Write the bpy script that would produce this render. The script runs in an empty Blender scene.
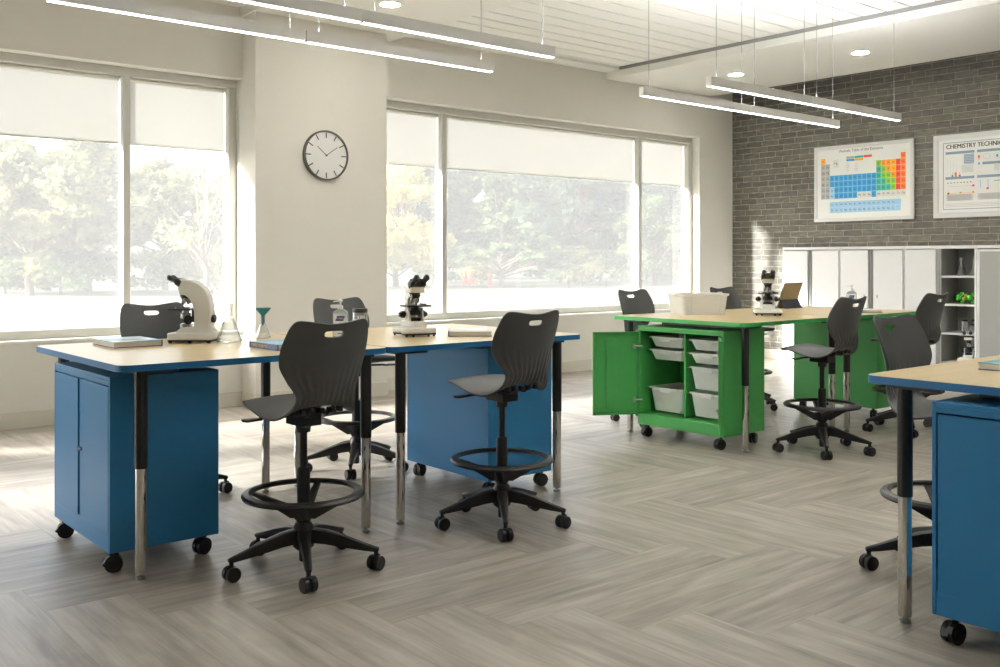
import bpy, math, random
from mathutils import Vector, Matrix
random.seed(7)
PI = math.pi
C = bpy.context.scene.collection
R = math.radians

# ---------------------------------------------------------------- materials
def lin(c):
    return tuple(((v/255)/12.92 if v/255 <= .04045 else (((v/255)+.055)/1.055)**2.4) for v in c)
def mat(name, rgb, rough=.5, metal=0.0, spec=.5, bump=0, bscale=60, var=0, emit=None, estr=0, trans=0, coat=0):
    m = bpy.data.materials.new(name); m.use_nodes = True
    nt = m.node_tree; b = nt.nodes['Principled BSDF']
    c = lin(rgb) + (1,)
    b.inputs['Base Color'].default_value = c
    b.inputs['Roughness'].default_value = rough
    b.inputs['Metallic'].default_value = metal
    b.inputs['Specular IOR Level'].default_value = spec
    if coat: b.inputs['Coat Weight'].default_value = coat
    if trans: b.inputs['Transmission Weight'].default_value = trans
    if emit:
        b.inputs['Emission Color'].default_value = lin(emit) + (1,)
        b.inputs['Emission Strength'].default_value = estr
    tc = nt.nodes.new('ShaderNodeTexCoord')
    n = nt.nodes.new('ShaderNodeTexNoise'); n.inputs['Scale'].default_value = bscale
    nt.links.new(tc.outputs['Object'], n.inputs['Vector'])
    if bump:
        bp = nt.nodes.new('ShaderNodeBump'); bp.inputs['Strength'].default_value = bump
        bp.inputs['Distance'].default_value = .002
        nt.links.new(n.outputs['Fac'], bp.inputs['Height']); nt.links.new(bp.outputs['Normal'], b.inputs['Normal'])
    mr = nt.nodes.new('ShaderNodeMapRange')
    mr.inputs['To Min'].default_value = 1-max(var, .01); mr.inputs['To Max'].default_value = 1+max(var, .01)
    nt.links.new(n.outputs['Fac'], mr.inputs['Value'])
    mx = nt.nodes.new('ShaderNodeMix'); mx.data_type = 'RGBA'; mx.blend_type = 'MULTIPLY'; mx.inputs[0].default_value = 1
    mx.inputs[6].default_value = c
    nt.links.new(mr.outputs['Result'], mx.inputs[7]); nt.links.new(mx.outputs[2], b.inputs['Base Color'])
    return m

M = {}
UPS = 36
M['wall'] = mat('wall_paint', (224,221,213), .85, bump=.08, bscale=220)
M['white_paint'] = mat('white_paint', (238,237,230), .7)
M['base'] = mat('baseboard_paint', (214,209,196), .7)
M['soffit'] = mat('soffit_paint', (236,235,228), .8)
M['slat'] = mat('slat_white', (240,239,232), .6)
M['dark_gap'] = mat('slat_gap', (84,82,78), .9)
M['grey_strip'] = mat('soffit_edge_grey', (150,150,148), .6)
M['frame'] = mat('window_frame', (205,204,196), .5)
M['reveal'] = mat('reveal_paint', (240,238,228), .7)
M['blue'] = mat('blue_metal', (40,122,176), .40, spec=.4)
M['blue_edge'] = mat('blue_edge', (18,108,166), .4)
M['green'] = mat('green_metal', (74,160,84), .42, spec=.3)
M['green_edge'] = mat('green_edge', (60,176,88), .35)
M['black'] = mat('black_plastic', (24,24,24), .42)
M['blackm'] = mat('black_metal', (26,26,25), .35)
M['shell'] = mat('charcoal_shell', (78,78,78), .46, bump=.12, bscale=900)
M['wheel'] = mat('black_wheel', (20,20,20), .35)
M['chrome'] = mat('chrome', (215,213,208), .08, 1.0)
M['steel'] = mat('steel', (165,165,162), .28, 1.0)
M['scope_white'] = mat('scope_white', (240,238,232), .35)
M['scope_black'] = mat('scope_black', (30,30,30), .4)
M['lens'] = mat('lens_glass', (20,24,30), .05)
M['page'] = mat('paper_pages', (226,222,212), .8)
M['white_paper'] = mat('white_paper', (246,246,245), .6)
M['navy'] = mat('navy_cover', (30,44,110), .4)
M['blue_cover'] = mat('blue_cover', (72,88,150), .4)
M['gold'] = mat('gold_print', (205,190,120), .5)
M['teal'] = mat('teal_plastic', (32,128,134), .4)
M['cab_white'] = mat('cabinet_white', (220,220,220), .4)
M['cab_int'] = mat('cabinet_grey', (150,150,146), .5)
M['cab_gap'] = mat('cabinet_recess', (150,150,148), .6)
M['tan'] = mat('tan_tablet', (150,132,98), .45)
M['darknavy'] = mat('dark_navy_cover', (36,42,58), .6)
M['clock_face'] = mat('clock_face', (232,232,230), .5)
M['clock_rim'] = mat('clock_rim', (92,90,84), .4)
M['clock_mark'] = mat('clock_mark', (60,58,54), .5)
M['fixture'] = mat('fixture_aluminium', (222,220,216), .45)
M['lamp'] = mat('lamp_diffuser', (255,255,255), .5, emit=(249,251,255), estr=2.6)
M['added_uplight'] = mat('added_uplight_glow', (255,255,255), .5, emit=(249,251,255), estr=UPS)  # made-up upward glow that brightens the ceiling
M['down'] = mat('downlight_lens', (255,255,255), .5, emit=(255,251,240), estr=45)
M['cable'] = mat('steel_cable', (150,150,148), .4, .6)
M['mol_green'] = mat('molecule_green', (70,200,40), .3)
M['mol_yel'] = mat('molecule_lime', (190,210,50), .3)
M['mol_dark'] = mat('molecule_dark', (50,70,50), .3)
M['label_blue'] = mat('label_blue', (44,40,120), .4)
M['red'] = mat('red_cone', (235,70,50), .6)
M['trunk'] = mat('bark', (96,82,70), .9, var=.3, bscale=8)
M['kick'] = mat('pump_white', (235,236,238), .35)

def clear_glass(name, tint=(245,250,248), refl=.12, rough=.02, opacity=0.0, ocol=(240,240,236)):
    """thin glassware / milky plastic: transparent with fresnel gloss and some diffuse-translucent body"""
    m = bpy.data.materials.new(name); m.use_nodes = True; nt = m.node_tree
    for n in list(nt.nodes): nt.nodes.remove(n)
    out = nt.nodes.new('ShaderNodeOutputMaterial')
    tr = nt.nodes.new('ShaderNodeBsdfTransparent'); tr.inputs['Color'].default_value = lin(tint)+(1,)
    gl = nt.nodes.new('ShaderNodeBsdfGlossy'); gl.inputs['Roughness'].default_value = rough
    lw = nt.nodes.new('ShaderNodeLayerWeight'); lw.inputs['Blend'].default_value = .28
    mr = nt.nodes.new('ShaderNodeMapRange'); mr.inputs['To Min'].default_value = refl*.3; mr.inputs['To Max'].default_value = min(1, refl*5)
    nt.links.new(lw.outputs['Facing'], mr.inputs['Value'])
    mx = nt.nodes.new('ShaderNodeMixShader')
    nt.links.new(mr.outputs['Result'], mx.inputs[0]); nt.links.new(tr.outputs[0], mx.inputs[1]); nt.links.new(gl.outputs[0], mx.inputs[2])
    last = mx
    if opacity:
        d = nt.nodes.new('ShaderNodeBsdfDiffuse'); d.inputs['Color'].default_value = lin(ocol)+(1,)
        t = nt.nodes.new('ShaderNodeBsdfTranslucent'); t.inputs['Color'].default_value = lin(ocol)+(1,)
        dm = nt.nodes.new('ShaderNodeMixShader'); dm.inputs[0].default_value = .45 if opacity < .5 else .28
        nt.links.new(d.outputs[0], dm.inputs[1]); nt.links.new(t.outputs[0], dm.inputs[2])
        m2 = nt.nodes.new('ShaderNodeMixShader')
        n = nt.nodes.new('ShaderNodeTexNoise'); n.inputs['Scale'].default_value = 3
        r2 = nt.nodes.new('ShaderNodeMapRange'); r2.inputs['To Min'].default_value = opacity*.97; r2.inputs['To Max'].default_value = min(1, opacity*1.03)
        nt.links.new(n.outputs['Fac'], r2.inputs['Value']); nt.links.new(r2.outputs['Result'], m2.inputs[0])
        nt.links.new(mx.outputs[0], m2.inputs[1]); nt.links.new(dm.outputs[0], m2.inputs[2]); last = m2
    nt.links.new(last.outputs[0], out.inputs['Surface'])
    return m
M['glass'] = clear_glass('laboratory_glass', tint=(253,254,254), refl=.2)
M['pane'] = clear_glass('window_haze_glass', tint=(180,181,181), refl=.03, opacity=.070, ocol=(250,250,250))  # white body puts outdoor haze and glare into the pane; tint dims the view
M['tray'] = clear_glass('milky_tray', tint=(235,235,230), refl=.05, rough=.3, opacity=.85, ocol=(252,252,248))
M['tub'] = clear_glass('milky_tub', tint=(240,240,236), refl=.05, rough=.3, opacity=.9, ocol=(253,253,251))
M['gel'] = clear_glass('clear_bottle', tint=(225,232,236), refl=.1, opacity=.35, ocol=(225,230,234))
def blind_mat():
    m = bpy.data.materials.new('blind_fabric'); m.use_nodes = True; nt = m.node_tree
    for n in list(nt.nodes): nt.nodes.remove(n)
    out = nt.nodes.new('ShaderNodeOutputMaterial')
    d = nt.nodes.new('ShaderNodeBsdfDiffuse'); d.inputs['Color'].default_value = lin((228,227,224))+(1,)
    t = nt.nodes.new('ShaderNodeBsdfTranslucent'); t.inputs['Color'].default_value = lin((214,213,210))+(1,)
    w = nt.nodes.new('ShaderNodeTexNoise'); w.inputs['Scale'].default_value = 300
    mr = nt.nodes.new('ShaderNodeMapRange'); mr.inputs['To Min'].default_value = .48; mr.inputs['To Max'].default_value = .54
    nt.links.new(w.outputs['Fac'], mr.inputs['Value'])
    mx = nt.nodes.new('ShaderNodeMixShader'); nt.links.new(mr.outputs['Result'], mx.inputs[0])
    nt.links.new(d.outputs[0], mx.inputs[1]); nt.links.new(t.outputs[0], mx.inputs[2]); nt.links.new(mx.outputs[0], out.inputs['Surface'])
    return m
M['blind'] = blind_mat()

def N(nt, op, a, b=None, c=None):
    n = nt.nodes.new('ShaderNodeMath'); n.operation = op
    for i, v in enumerate((a, b, c)):
        if v is None: continue
        if isinstance(v, (int, float)): n.inputs[i].default_value = v
        else: nt.links.new(v, n.inputs[i])
    return n.outputs[0]
def floor_mat():
    m = bpy.data.materials.new('herringbone_planks'); m.use_nodes = True; nt = m.node_tree; b = nt.nodes['Principled BSDF']
    tc = nt.nodes.new('ShaderNodeTexCoord'); sx = nt.nodes.new('ShaderNodeSeparateXYZ'); nt.links.new(tc.outputs['Object'], sx.inputs[0])
    w, n = .32, 4
    X = N(nt, 'DIVIDE', N(nt, 'SUBTRACT', sx.outputs[0], 3.95), w); Y = N(nt, 'DIVIDE', N(nt, 'SUBTRACT', sx.outputs[1], 2.40), w)
    i = N(nt, 'FLOOR', X); j = N(nt, 'FLOOR', Y); fx = N(nt, 'SUBTRACT', X, i); fy = N(nt, 'SUBTRACT', Y, j)
    mm = N(nt, 'FLOORED_MODULO', N(nt, 'ADD', N(nt, 'ADD', i, j), n), 2*n)
    vert = N(nt, 'GREATER_THAN', mm, n-.5)
    hor = N(nt, 'SUBTRACT', 1, vert)
    mp = N(nt, 'SUBTRACT', mm, N(nt, 'MULTIPLY', vert, n))
    # along / across coords
    si = N(nt, 'SUBTRACT', i, N(nt, 'MULTIPLY', hor, mp)); sj = N(nt, 'SUBTRACT', j, N(nt, 'MULTIPLY', vert, mp))
    along = N(nt, 'ADD', N(nt, 'MULTIPLY', hor, N(nt, 'SUBTRACT', X, si)), N(nt, 'MULTIPLY', vert, N(nt, 'SUBTRACT', Y, sj)))
    across = N(nt, 'ADD', N(nt, 'MULTIPLY', hor, fy), N(nt, 'MULTIPLY', vert, fx))
    cb = nt.nodes.new('ShaderNodeCombineXYZ'); nt.links.new(si, cb.inputs[0]); nt.links.new(sj, cb.inputs[1]); nt.links.new(vert, cb.inputs[2])
    wn = nt.nodes.new('ShaderNodeTexWhiteNoise'); nt.links.new(cb.outputs[0], wn.inputs['Vector']); rnd = wn.outputs['Value']
    def grain(sa, sc, det, dist=0):
        c = nt.nodes.new('ShaderNodeCombineXYZ')
        nt.links.new(N(nt, 'MULTIPLY', along, sa), c.inputs[0]); nt.links.new(N(nt, 'MULTIPLY', across, sc), c.inputs[1])
        nt.links.new(N(nt, 'MULTIPLY', rnd, 57.0), c.inputs[2])
        t = nt.nodes.new('ShaderNodeTexNoise'); t.inputs['Scale'].default_value = 1; t.inputs['Detail'].default_value = det
        t.inputs['Distortion'].default_value = dist
        nt.links.new(c.outputs[0], t.inputs['Vector']); return t.outputs['Fac']
    g1 = grain(.45, 7, 4, .4); g2 = grain(1.2, 34, 5, .2); g3 = grain(.9, 3, 2, .6)
    v = N(nt, 'ADD', N(nt, 'MULTIPLY', g1, .5), N(nt, 'ADD', N(nt, 'MULTIPLY', g2, .24), N(nt, 'MULTIPLY', g3, .38)))
    v = N(nt, 'ADD', v, N(nt, 'MULTIPLY', N(nt, 'SUBTRACT', rnd, .5), .10))
    ramp = nt.nodes.new('ShaderNodeValToRGB'); nt.links.new(v, ramp.inputs[0])
    e = ramp.color_ramp.elements; e[0].position = .36; e[0].color = lin((129,120,110))+(1,)
    e[1].position = .78; e[1].color = lin((194,188,178))+(1,)
    k = e.new(.56); k.color = lin((164,156,145))+(1,)
    # seams
    d1 = N(nt, 'MINIMUM', across, N(nt, 'SUBTRACT', 1, across)); d2 = N(nt, 'MINIMUM', along, N(nt, 'SUBTRACT', n, along))
    seam = N(nt, 'LESS_THAN', N(nt, 'MINIMUM', d1, d2), .006)
    mx = nt.nodes.new('ShaderNodeMix'); mx.data_type = 'RGBA'; mx.blend_type = 'MULTIPLY'
    nt.links.new(N(nt, 'MULTIPLY', seam, .35), mx.inputs[0]); nt.links.new(ramp.outputs[0], mx.inputs[6]); mx.inputs[7].default_value = (.45,.43,.4,1)
    nt.links.new(mx.outputs[2], b.inputs['Base Color'])
    nt.links.new(N(nt, 'ADD', .30, N(nt, 'MULTIPLY', g2, .22)), b.inputs['Roughness'])
    bp = nt.nodes.new('ShaderNodeBump'); bp.inputs['Strength'].default_value = .12; bp.inputs['Distance'].default_value = .002
    nt.links.new(g2, bp.inputs['Height']); nt.links.new(bp.outputs['Normal'], b.inputs['Normal'])
    return m
M['floor'] = floor_mat()
def brick_mat():
    m = bpy.data.materials.new('grey_brick'); m.use_nodes = True; nt = m.node_tree; b = nt.nodes['Principled BSDF']
    tc = nt.nodes.new('ShaderNodeTexCoord'); sx = nt.nodes.new('ShaderNodeSeparateXYZ'); nt.links.new(tc.outputs['Object'], sx.inputs[0])
    nz = nt.nodes.new('ShaderNodeTexNoise'); nz.inputs['Scale'].default_value = 5; nz.inputs['Detail'].default_value = 3
    nt.links.new(tc.outputs['Object'], nz.inputs['Vector'])
    wob = N(nt, 'MULTIPLY', N(nt, 'SUBTRACT', nz.outputs['Fac'], .5), .022)
    row = N(nt, 'FLOOR', N(nt, 'DIVIDE', sx.outputs[2], .079))
    rn = nt.nodes.new('ShaderNodeTexWhiteNoise'); rn.noise_dimensions = '1D'; nt.links.new(row, rn.inputs['W'])
    cb = nt.nodes.new('ShaderNodeCombineXYZ')
    nt.links.new(N(nt, 'ADD', N(nt, 'ADD', sx.outputs[1], wob), N(nt, 'MULTIPLY', rn.outputs['Value'], .13)), cb.inputs[0])
    nt.links.new(N(nt, 'ADD', sx.outputs[2], N(nt, 'MULTIPLY', wob, .35)), cb.inputs[1])
    br = nt.nodes.new('ShaderNodeTexBrick'); br.inputs['Scale'].default_value = 1; br.inputs['Brick Width'].default_value = .262
    br.inputs['Row Height'].default_value = .079; br.inputs['Mortar Size'].default_value = .0055; br.inputs['Mortar Smooth'].default_value = .4
    br.inputs['Color1'].default_value = lin((118,115,106))+(1,); br.inputs['Color2'].default_value = lin((96,94,88))+(1,)
    br.inputs['Mortar'].default_value = lin((158,150,134))+(1,); br.inputs['Bias'].default_value = .1
    nt.links.new(cb.outputs[0], br.inputs['Vector'])
    st = nt.nodes.new('ShaderNodeTexNoise'); st.inputs['Scale'].default_value = 9; st.inputs['Detail'].default_value = 6
    mp = nt.nodes.new('ShaderNodeMapping'); mp.inputs['Scale'].default_value = (1,1,4); nt.links.new(tc.outputs['Object'], mp.inputs[0]); nt.links.new(mp.outputs[0], st.inputs['Vector'])
    mr = nt.nodes.new('ShaderNodeMapRange'); mr.inputs['From Min'].default_value = .3; mr.inputs['From Max'].default_value = .7
    mr.inputs['To Min'].default_value = .72; mr.inputs['To Max'].default_value = 1.25; nt.links.new(st.outputs['Fac'], mr.inputs['Value'])
    mx = nt.nodes.new('ShaderNodeMix'); mx.data_type = 'RGBA'; mx.blend_type = 'MULTIPLY'; mx.inputs[0].default_value = 1
    nt.links.new(br.outputs['Color'], mx.inputs[6]); nt.links.new(mr.outputs['Result'], mx.inputs[7]); nt.links.new(mx.outputs[2], b.inputs['Base Color'])
    b.inputs['Roughness'].default_value = .8
    bp = nt.nodes.new('ShaderNodeBump'); bp.inputs['Strength'].default_value = .7; bp.inputs['Distance'].default_value = .012
    hh = N(nt, 'ADD', N(nt, 'SUBTRACT', 1, br.outputs['Fac']), N(nt, 'MULTIPLY', st.outputs['Fac'], .7))
    nt.links.new(hh, bp.inputs['Height']); nt.links.new(bp.outputs['Normal'], b.inputs['Normal'])
    return m
M['brick'] = brick_mat()
def wood_mat():
    m = bpy.data.materials.new('maple_laminate'); m.use_nodes = True; nt = m.node_tree; b = nt.nodes['Principled BSDF']
    tc = nt.nodes.new('ShaderNodeTexCoord'); mp = nt.nodes.new('ShaderNodeMapping'); mp.inputs['Scale'].default_value = (1.2, 26, 1)
    nt.links.new(tc.outputs['Object'], mp.inputs[0]); t = nt.nodes.new('ShaderNodeTexNoise'); t.inputs['Scale'].default_value = 1.6; t.inputs['Detail'].default_value = 6
    t.inputs['Distortion'].default_value = .5
    nt.links.new(mp.outputs[0], t.inputs['Vector'])
    r = nt.nodes.new('ShaderNodeValToRGB'); nt.links.new(t.outputs['Fac'], r.inputs[0])
    e = r.color_ramp.elements; e[0].position = .3; e[0].color = lin((214,188,140))+(1,); e[1].position = .75; e[1].color = lin((230,207,163))+(1,)
    nt.links.new(r.outputs[0], b.inputs['Base Color']); b.inputs['Roughness'].default_value = .28
    return m
M['wood'] = wood_mat()
def grass_mat():
    m = mat('lawn_grass', (165,175,110), .9)
    nt = m.node_tree; b = nt.nodes['Principled BSDF']
    n = nt.nodes.new('ShaderNodeTexNoise'); n.inputs['Scale'].default_value = .25; n.inputs['Detail'].default_value = 8
    r = nt.nodes.new('ShaderNodeValToRGB'); e = r.color_ramp.elements
    e[0].position = .35; e[0].color = lin((64,68,46))+(1,); e[1].position = .7; e[1].color = lin((78,77,58))+(1,)
    tc = nt.nodes.new('ShaderNodeTexCoord'); nt.links.new(tc.outputs['Object'], n.inputs['Vector']); nt.links.new(n.outputs['Fac'], r.inputs[0]); nt.links.new(r.outputs[0], b.inputs['Base Color'])
    return m
M['grass'] = grass_mat()
def leaf_mat(name, a, c):
    m = bpy.data.materials.new(name); m.use_nodes = True; nt = m.node_tree
    for n in list(nt.nodes): nt.nodes.remove(n)
    out = nt.nodes.new('ShaderNodeOutputMaterial'); tc = nt.nodes.new('ShaderNodeTexCoord')
    n = nt.nodes.new('ShaderNodeTexNoise'); n.inputs['Scale'].default_value = .9; n.inputs['Detail'].default_value = 4
    nt.links.new(tc.outputs['Object'], n.inputs['Vector'])
    r = nt.nodes.new('ShaderNodeValToRGB'); e = r.color_ramp.elements; e[0].position = .38; e[0].color = lin(a)+(1,); e[1].position = .62; e[1].color = lin(c)+(1,)
    nt.links.new(n.outputs['Fac'], r.inputs[0])
    d = nt.nodes.new('ShaderNodeBsdfDiffuse'); t = nt.nodes.new('ShaderNodeBsdfTranslucent'); mx = nt.nodes.new('ShaderNodeMixShader'); mx.inputs[0].default_value = .5
    nt.links.new(r.outputs[0], d.inputs['Color']); nt.links.new(r.outputs[0], t.inputs['Color'])
    nt.links.new(d.outputs[0], mx.inputs[1]); nt.links.new(t.outputs[0], mx.inputs[2]); nt.links.new(mx.outputs[0], out.inputs['Surface'])
    return m
M['leaf_pale'] = leaf_mat('leaf_pale', (92,98,66), (170,166,112))
M['leaf_green'] = leaf_mat('leaf_green', (40,52,38), (112,126,84))
M['leaf_dark'] = leaf_mat('leaf_dark', (28,38,32), (80,94,72))
M['leaf_yellow'] = leaf_mat('leaf_yellow', (180,168,92), (214,200,118))

# ---------------------------------------------------------------- geometry helpers
class MB:
    def __init__(s): s.v = []; s.f = []; s.mi = []
    def add(s, vs, fs, mi=0, T=None):
        o = len(s.v)
        for p in vs:
            p = Vector(p); s.v.append(T @ p if T else p)
        for f in fs: s.f.append(tuple(o+i for i in f)); s.mi.append(mi)
        return s
    def box(s, x0, x1, y0, y1, z0, z1, mi=0, T=None):
        v = [(x0,y0,z0),(x1,y0,z0),(x1,y1,z0),(x0,y1,z0),(x0,y0,z1),(x1,y0,z1),(x1,y1,z1),(x0,y1,z1)]
        return s.add(v, [(0,3,2,1),(4,5,6,7),(0,1,5,4),(1,2,6,5),(2,3,7,6),(3,0,4,7)], mi, T)
    def tube(s, pts, rad, n=16, mi=0, T=None, flat=1.0, caps=True):
        pts = [Vector(p) for p in pts]
        if not isinstance(rad, (list, tuple)): rad = [rad]*len(pts)
        vs = []; fs = []; ref = None
        for i, p in enumerate(pts):
            a = pts[max(0,i-1)]; b = pts[min(len(pts)-1,i+1)]; d = (b-a)
            if d.length < 1e-9: d = Vector((0,0,1))
            d.normalize()
            if ref is None: ref = Vector((0,0,1)) if abs(d.z) < .9 else Vector((1,0,0))
            u = d.cross(ref).normalized(); w = u.cross(d).normalized()
            for k in range(n):
                t = 2*PI*k/n; vs.append(p + u*math.cos(t)*rad[i] + w*math.sin(t)*rad[i]*flat)
        for i in range(len(pts)-1):
            for k in range(n):
                k2 = (k+1) % n; fs.append((i*n+k, i*n+k2, (i+1)*n+k2, (i+1)*n+k))
        if caps: fs.append(tuple(range(n-1,-1,-1))); fs.append(tuple((len(pts)-1)*n+k for k in range(n)))
        return s.add(vs, fs, mi, T)
    def lathe(s, prof, n=32, mi=0, T=None, closed=False):
        vs = []; fs = []; m = len(prof)
        for r, z in prof:
            for k in range(n):
                t = 2*PI*k/n; vs.append((r*math.cos(t), r*math.sin(t), z))
        for i in range(m-1 if not closed else m):
            i2 = (i+1) % m
            for k in range(n):
                k2 = (k+1) % n; fs.append((i*n+k, i*n+k2, i2*n+k2, i2*n+k))
        if not closed:
            if prof[0][0] > 1e-5: fs.append(tuple(range(n-1,-1,-1)))
            if prof[-1][0] > 1e-5: fs.append(tuple((m-1)*n+k for k in range(n)))
        return s.add(vs, fs, mi, T)
    def prism(s, poly, h0, h1, axis='z', mi=0, T=None):
        n = len(poly)
        def P(a, b, h): return {'z': (a,b,h), 'x': (h,a,b), 'y': (a,h,b)}[axis]
        vs = [P(a,b,h0) for a,b in poly] + [P(a,b,h1) for a,b in poly]
        fs = [tuple(range(n-1,-1,-1)), tuple(range(n,2*n))] + [(i,(i+1)%n,n+(i+1)%n,n+i) for i in range(n)]
        return s.add(vs, fs, mi, T)
    def sphere(s, c, r, n=14, mi=0, T=None, sz=1):
        prof = [(max(1e-6, r*math.sin(PI*i/(n//2+2))), -r*math.cos(PI*i/(n//2+2))*sz) for i in range(n//2+3)]
        TT = Matrix.Translation(Vector(c))
        return s.lathe(prof, n, mi, (T @ TT) if T else TT)

def obj(name, mb, m, parent=None, bevel=0, smooth=True, ang=35, seg=2):
    me = bpy.data.meshes.new(name)
    me.from_pydata([tuple(v) for v in mb.v], [], mb.f)
    ms = m if isinstance(m, (list, tuple)) else [m]
    for x in ms: me.materials.append(M[x] if isinstance(x, str) else x)
    if len(ms) > 1:
        for p, i in zip(me.polygons, mb.mi): p.material_index = i
    me.validate(); me.update()
    o = bpy.data.objects.new(name, me); C.objects.link(o)
    if smooth:
        me.polygons.foreach_set('use_smooth', [True]*len(me.polygons))
        me.set_sharp_from_angle(angle=R(ang))
    if parent: o.parent = parent
    if bevel:
        b = o.modifiers.new('bevel', 'BEVEL'); b.width = bevel; b.segments = seg; b.limit_method = 'ANGLE'; b.angle_limit = R(40)
    return o
def tag(o, label, cat, group=None):
    o['label'] = label; o['category'] = cat
    if group: o['group'] = group
    return o
def thing(name, label, cat, loc=(0,0,0), rz=0, group=None):
    o = bpy.data.objects.new(name, None); C.objects.link(o); o.empty_display_size = .1
    o.location = loc; o.rotation_euler = (0,0,rz); return tag(o, label, cat, group)
def struct(name, mb, m, parent=None, **k):
    o = obj(name, mb, m, parent, **k)
    if parent is None: o['kind'] = 'structure'
    return o
def dup(root, loc, rz, label, group=None):
    def cp(o, par):
        c = o.copy(); C.objects.link(c); c.parent = par
        for ch in o.children: cp(ch, c)
        return c
    kids = list(root.children)
    r = root.copy(); C.objects.link(r); r.location = loc; r.rotation_euler = (0,0,rz); r['label'] = label
    if group: r['group'] = group
    for k in kids: cp(k, r)
    return r
def cr(pts, n):
    """catmull-rom through tuples, n samples"""
    out = []; m = len(pts)-1
    for i in range(n):
        t = i/(n-1)*m; k = min(int(t), m-1); f = t-k
        p = [pts[max(0,k-1)], pts[k], pts[k+1], pts[min(m,k+2)]]
        out.append(tuple(.5*((2*b)+(c-a)*f+(2*a-5*b+4*c-d)*f*f+(-a+3*b-3*c+d)*f**3) for a,b,c,d in zip(*p)))
    return out
def rrect(x0, x1, y0, y1, r, n=8):
    out = []
    for cx, cy, a0 in ((x1-r,y1-r,0),(x0+r,y1-r,90),(x0+r,y0+r,180),(x1-r,y0+r,270)):
        for k in range(n+1):
            a = R(a0+90*k/n); out.append((cx+r*math.cos(a), cy+r*math.sin(a)))
    return out
def text_mb(mb, s, size, place, mi=0, align='CENTER', bold=0):
    """text as flat mesh; place(x,y)->3d point"""
    cu = bpy.data.curves.new('t', 'FONT'); cu.body = s; cu.size = size; cu.align_x = align; cu.align_y = 'CENTER'; cu.resolution_u = 2; cu.offset = bold
    o = bpy.data.objects.new('t', cu); C.objects.link(o)
    dg = bpy.context.evaluated_depsgraph_get(); me = o.evaluated_get(dg).to_mesh()
    mb.add([place(v.co.x, v.co.y) for v in me.vertices], [tuple(p.vertices) for p in me.polygons], mi)
    o.evaluated_get(dg).to_mesh_clear(); bpy.data.objects.remove(o); bpy.data.curves.remove(cu)

# ---------------------------------------------------------------- room shell
XB, YW = 11.457, 8.5      # brick wall face, window wall face
XL, YF = -8.0, -2.8       # far left wall and the wall behind
ZS, ZH = .70, 3.04        # sill and window head
W0 = (-7.4, -2.1); W1 = (-1.26, 4.009); W2 = (5.428, 10.718)
struct('floor', MB().box(XL-.2, XB+.3, YF-.2, YW+.3, -.1, 0), 'floor', smooth=False)
w = MB()
for a, b in ((XL-.2, XB+.3),):
    w.box(a, b, YW, YW+.30, 0, ZS-.02); w.box(a, b, YW, YW+.30, ZH, 4.3)
for a, b in ((XL-.2, W0[0]), (W0[1], W1[0]), (W1[1], W2[0]), (W2[1], XB+.3)): w.box(a, b, YW, YW+.30, ZS-.02, ZH)
struct('wall_back', w, 'wall', smooth=False)
struct('wall_pillar', MB().box(4.009, 5.428, 8.232, YW, 0, 3.70), 'wall', smooth=False)
struct('wall_right', MB().box(XB, XB+.3, YF-.2, YW, 0, 4.3), 'brick', smooth=False)
struct('wall_front', MB().box(XL-.2, XB, YF-.2, YF, 0, 4.3), 'wall', smooth=False)
w = MB(); w.box(XL-.2, XL, YF, YW, 0, 4.3)
struct('wall_left', w, 'wall', smooth=False)
w = MB()
w.box(XL, 4.009, YW-.014, YW, 0, .135); w.box(3.995, 4.009, 8.218, YW-.014, 0, .135); w.box(4.009, 5.442, 8.218, 8.232, 0, .135)
w.box(5.428, 5.442, 8.232, YW, 0, .135); w.box(5.442, XB, YW-.014, YW, 0, .135)
struct('baseboard_back', w, 'base', bevel=.003)
struct('baseboard_right', MB().box(XB-.014, XB, YF, YW-.014, 0, .135), 'base', bevel=.003)
# inner ledges (white reveal lining at the head, sides and sill)
w = MB()
for a, b in (W0, W1, W2):
    w.box(a, b, YW+.001, YW+.29, ZS-.02, ZS); w.box(a, b, YW-.004, YW+.001, ZS-.02, ZS)
struct('trim_1', w, 'reveal', smooth=False)
# ceiling: slats over a grey backing, soffits, ledge and cove
c = MB()
c.box(XL, XB, YF, YW, 4.15, 4.25, 1)
c.box(XL, 8.875, YF, 8.26, 3.80, 3.82, 1)
y = 7.717 + .2445*2
ys = []
while y > YF: ys.append(y); y -= .2445
prev = 8.26
for yy in ys:
    c.box(XL, 8.85, yy+.011, prev, 3.735, 3.765, 0); prev = yy-.011
c.box(XL, 8.85, YF, prev, 3.735, 3.765, 0)
struct('ceiling', c, ['slat','dark_gap'], smooth=False)
struct('trim_2', MB().box(XL, 8.87, 8.26, YW, 3.70, 3.80), 'soffit', smooth=False)
s = MB(); s.box(8.87, 10.92, YF, YW, 3.62, 3.70); s.box(8.90, 10.92, YF, YW, 3.70, 3.74); s.box(10.80, 10.92, YF, YW, 3.74, 4.15)
struct('trim_3', s, 'soffit', smooth=False)
struct('trim_4', MB().box(8.855, 8.885, YF, 8.26, 3.702, 3.80), 'grey_strip', smooth=False)  # plain grey strip between the soffit edge and the slats
struct('trim_5', MB().box(3.985, 5.64, YF, YW, 3.62, 3.80), 'soffit', smooth=False)

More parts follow.
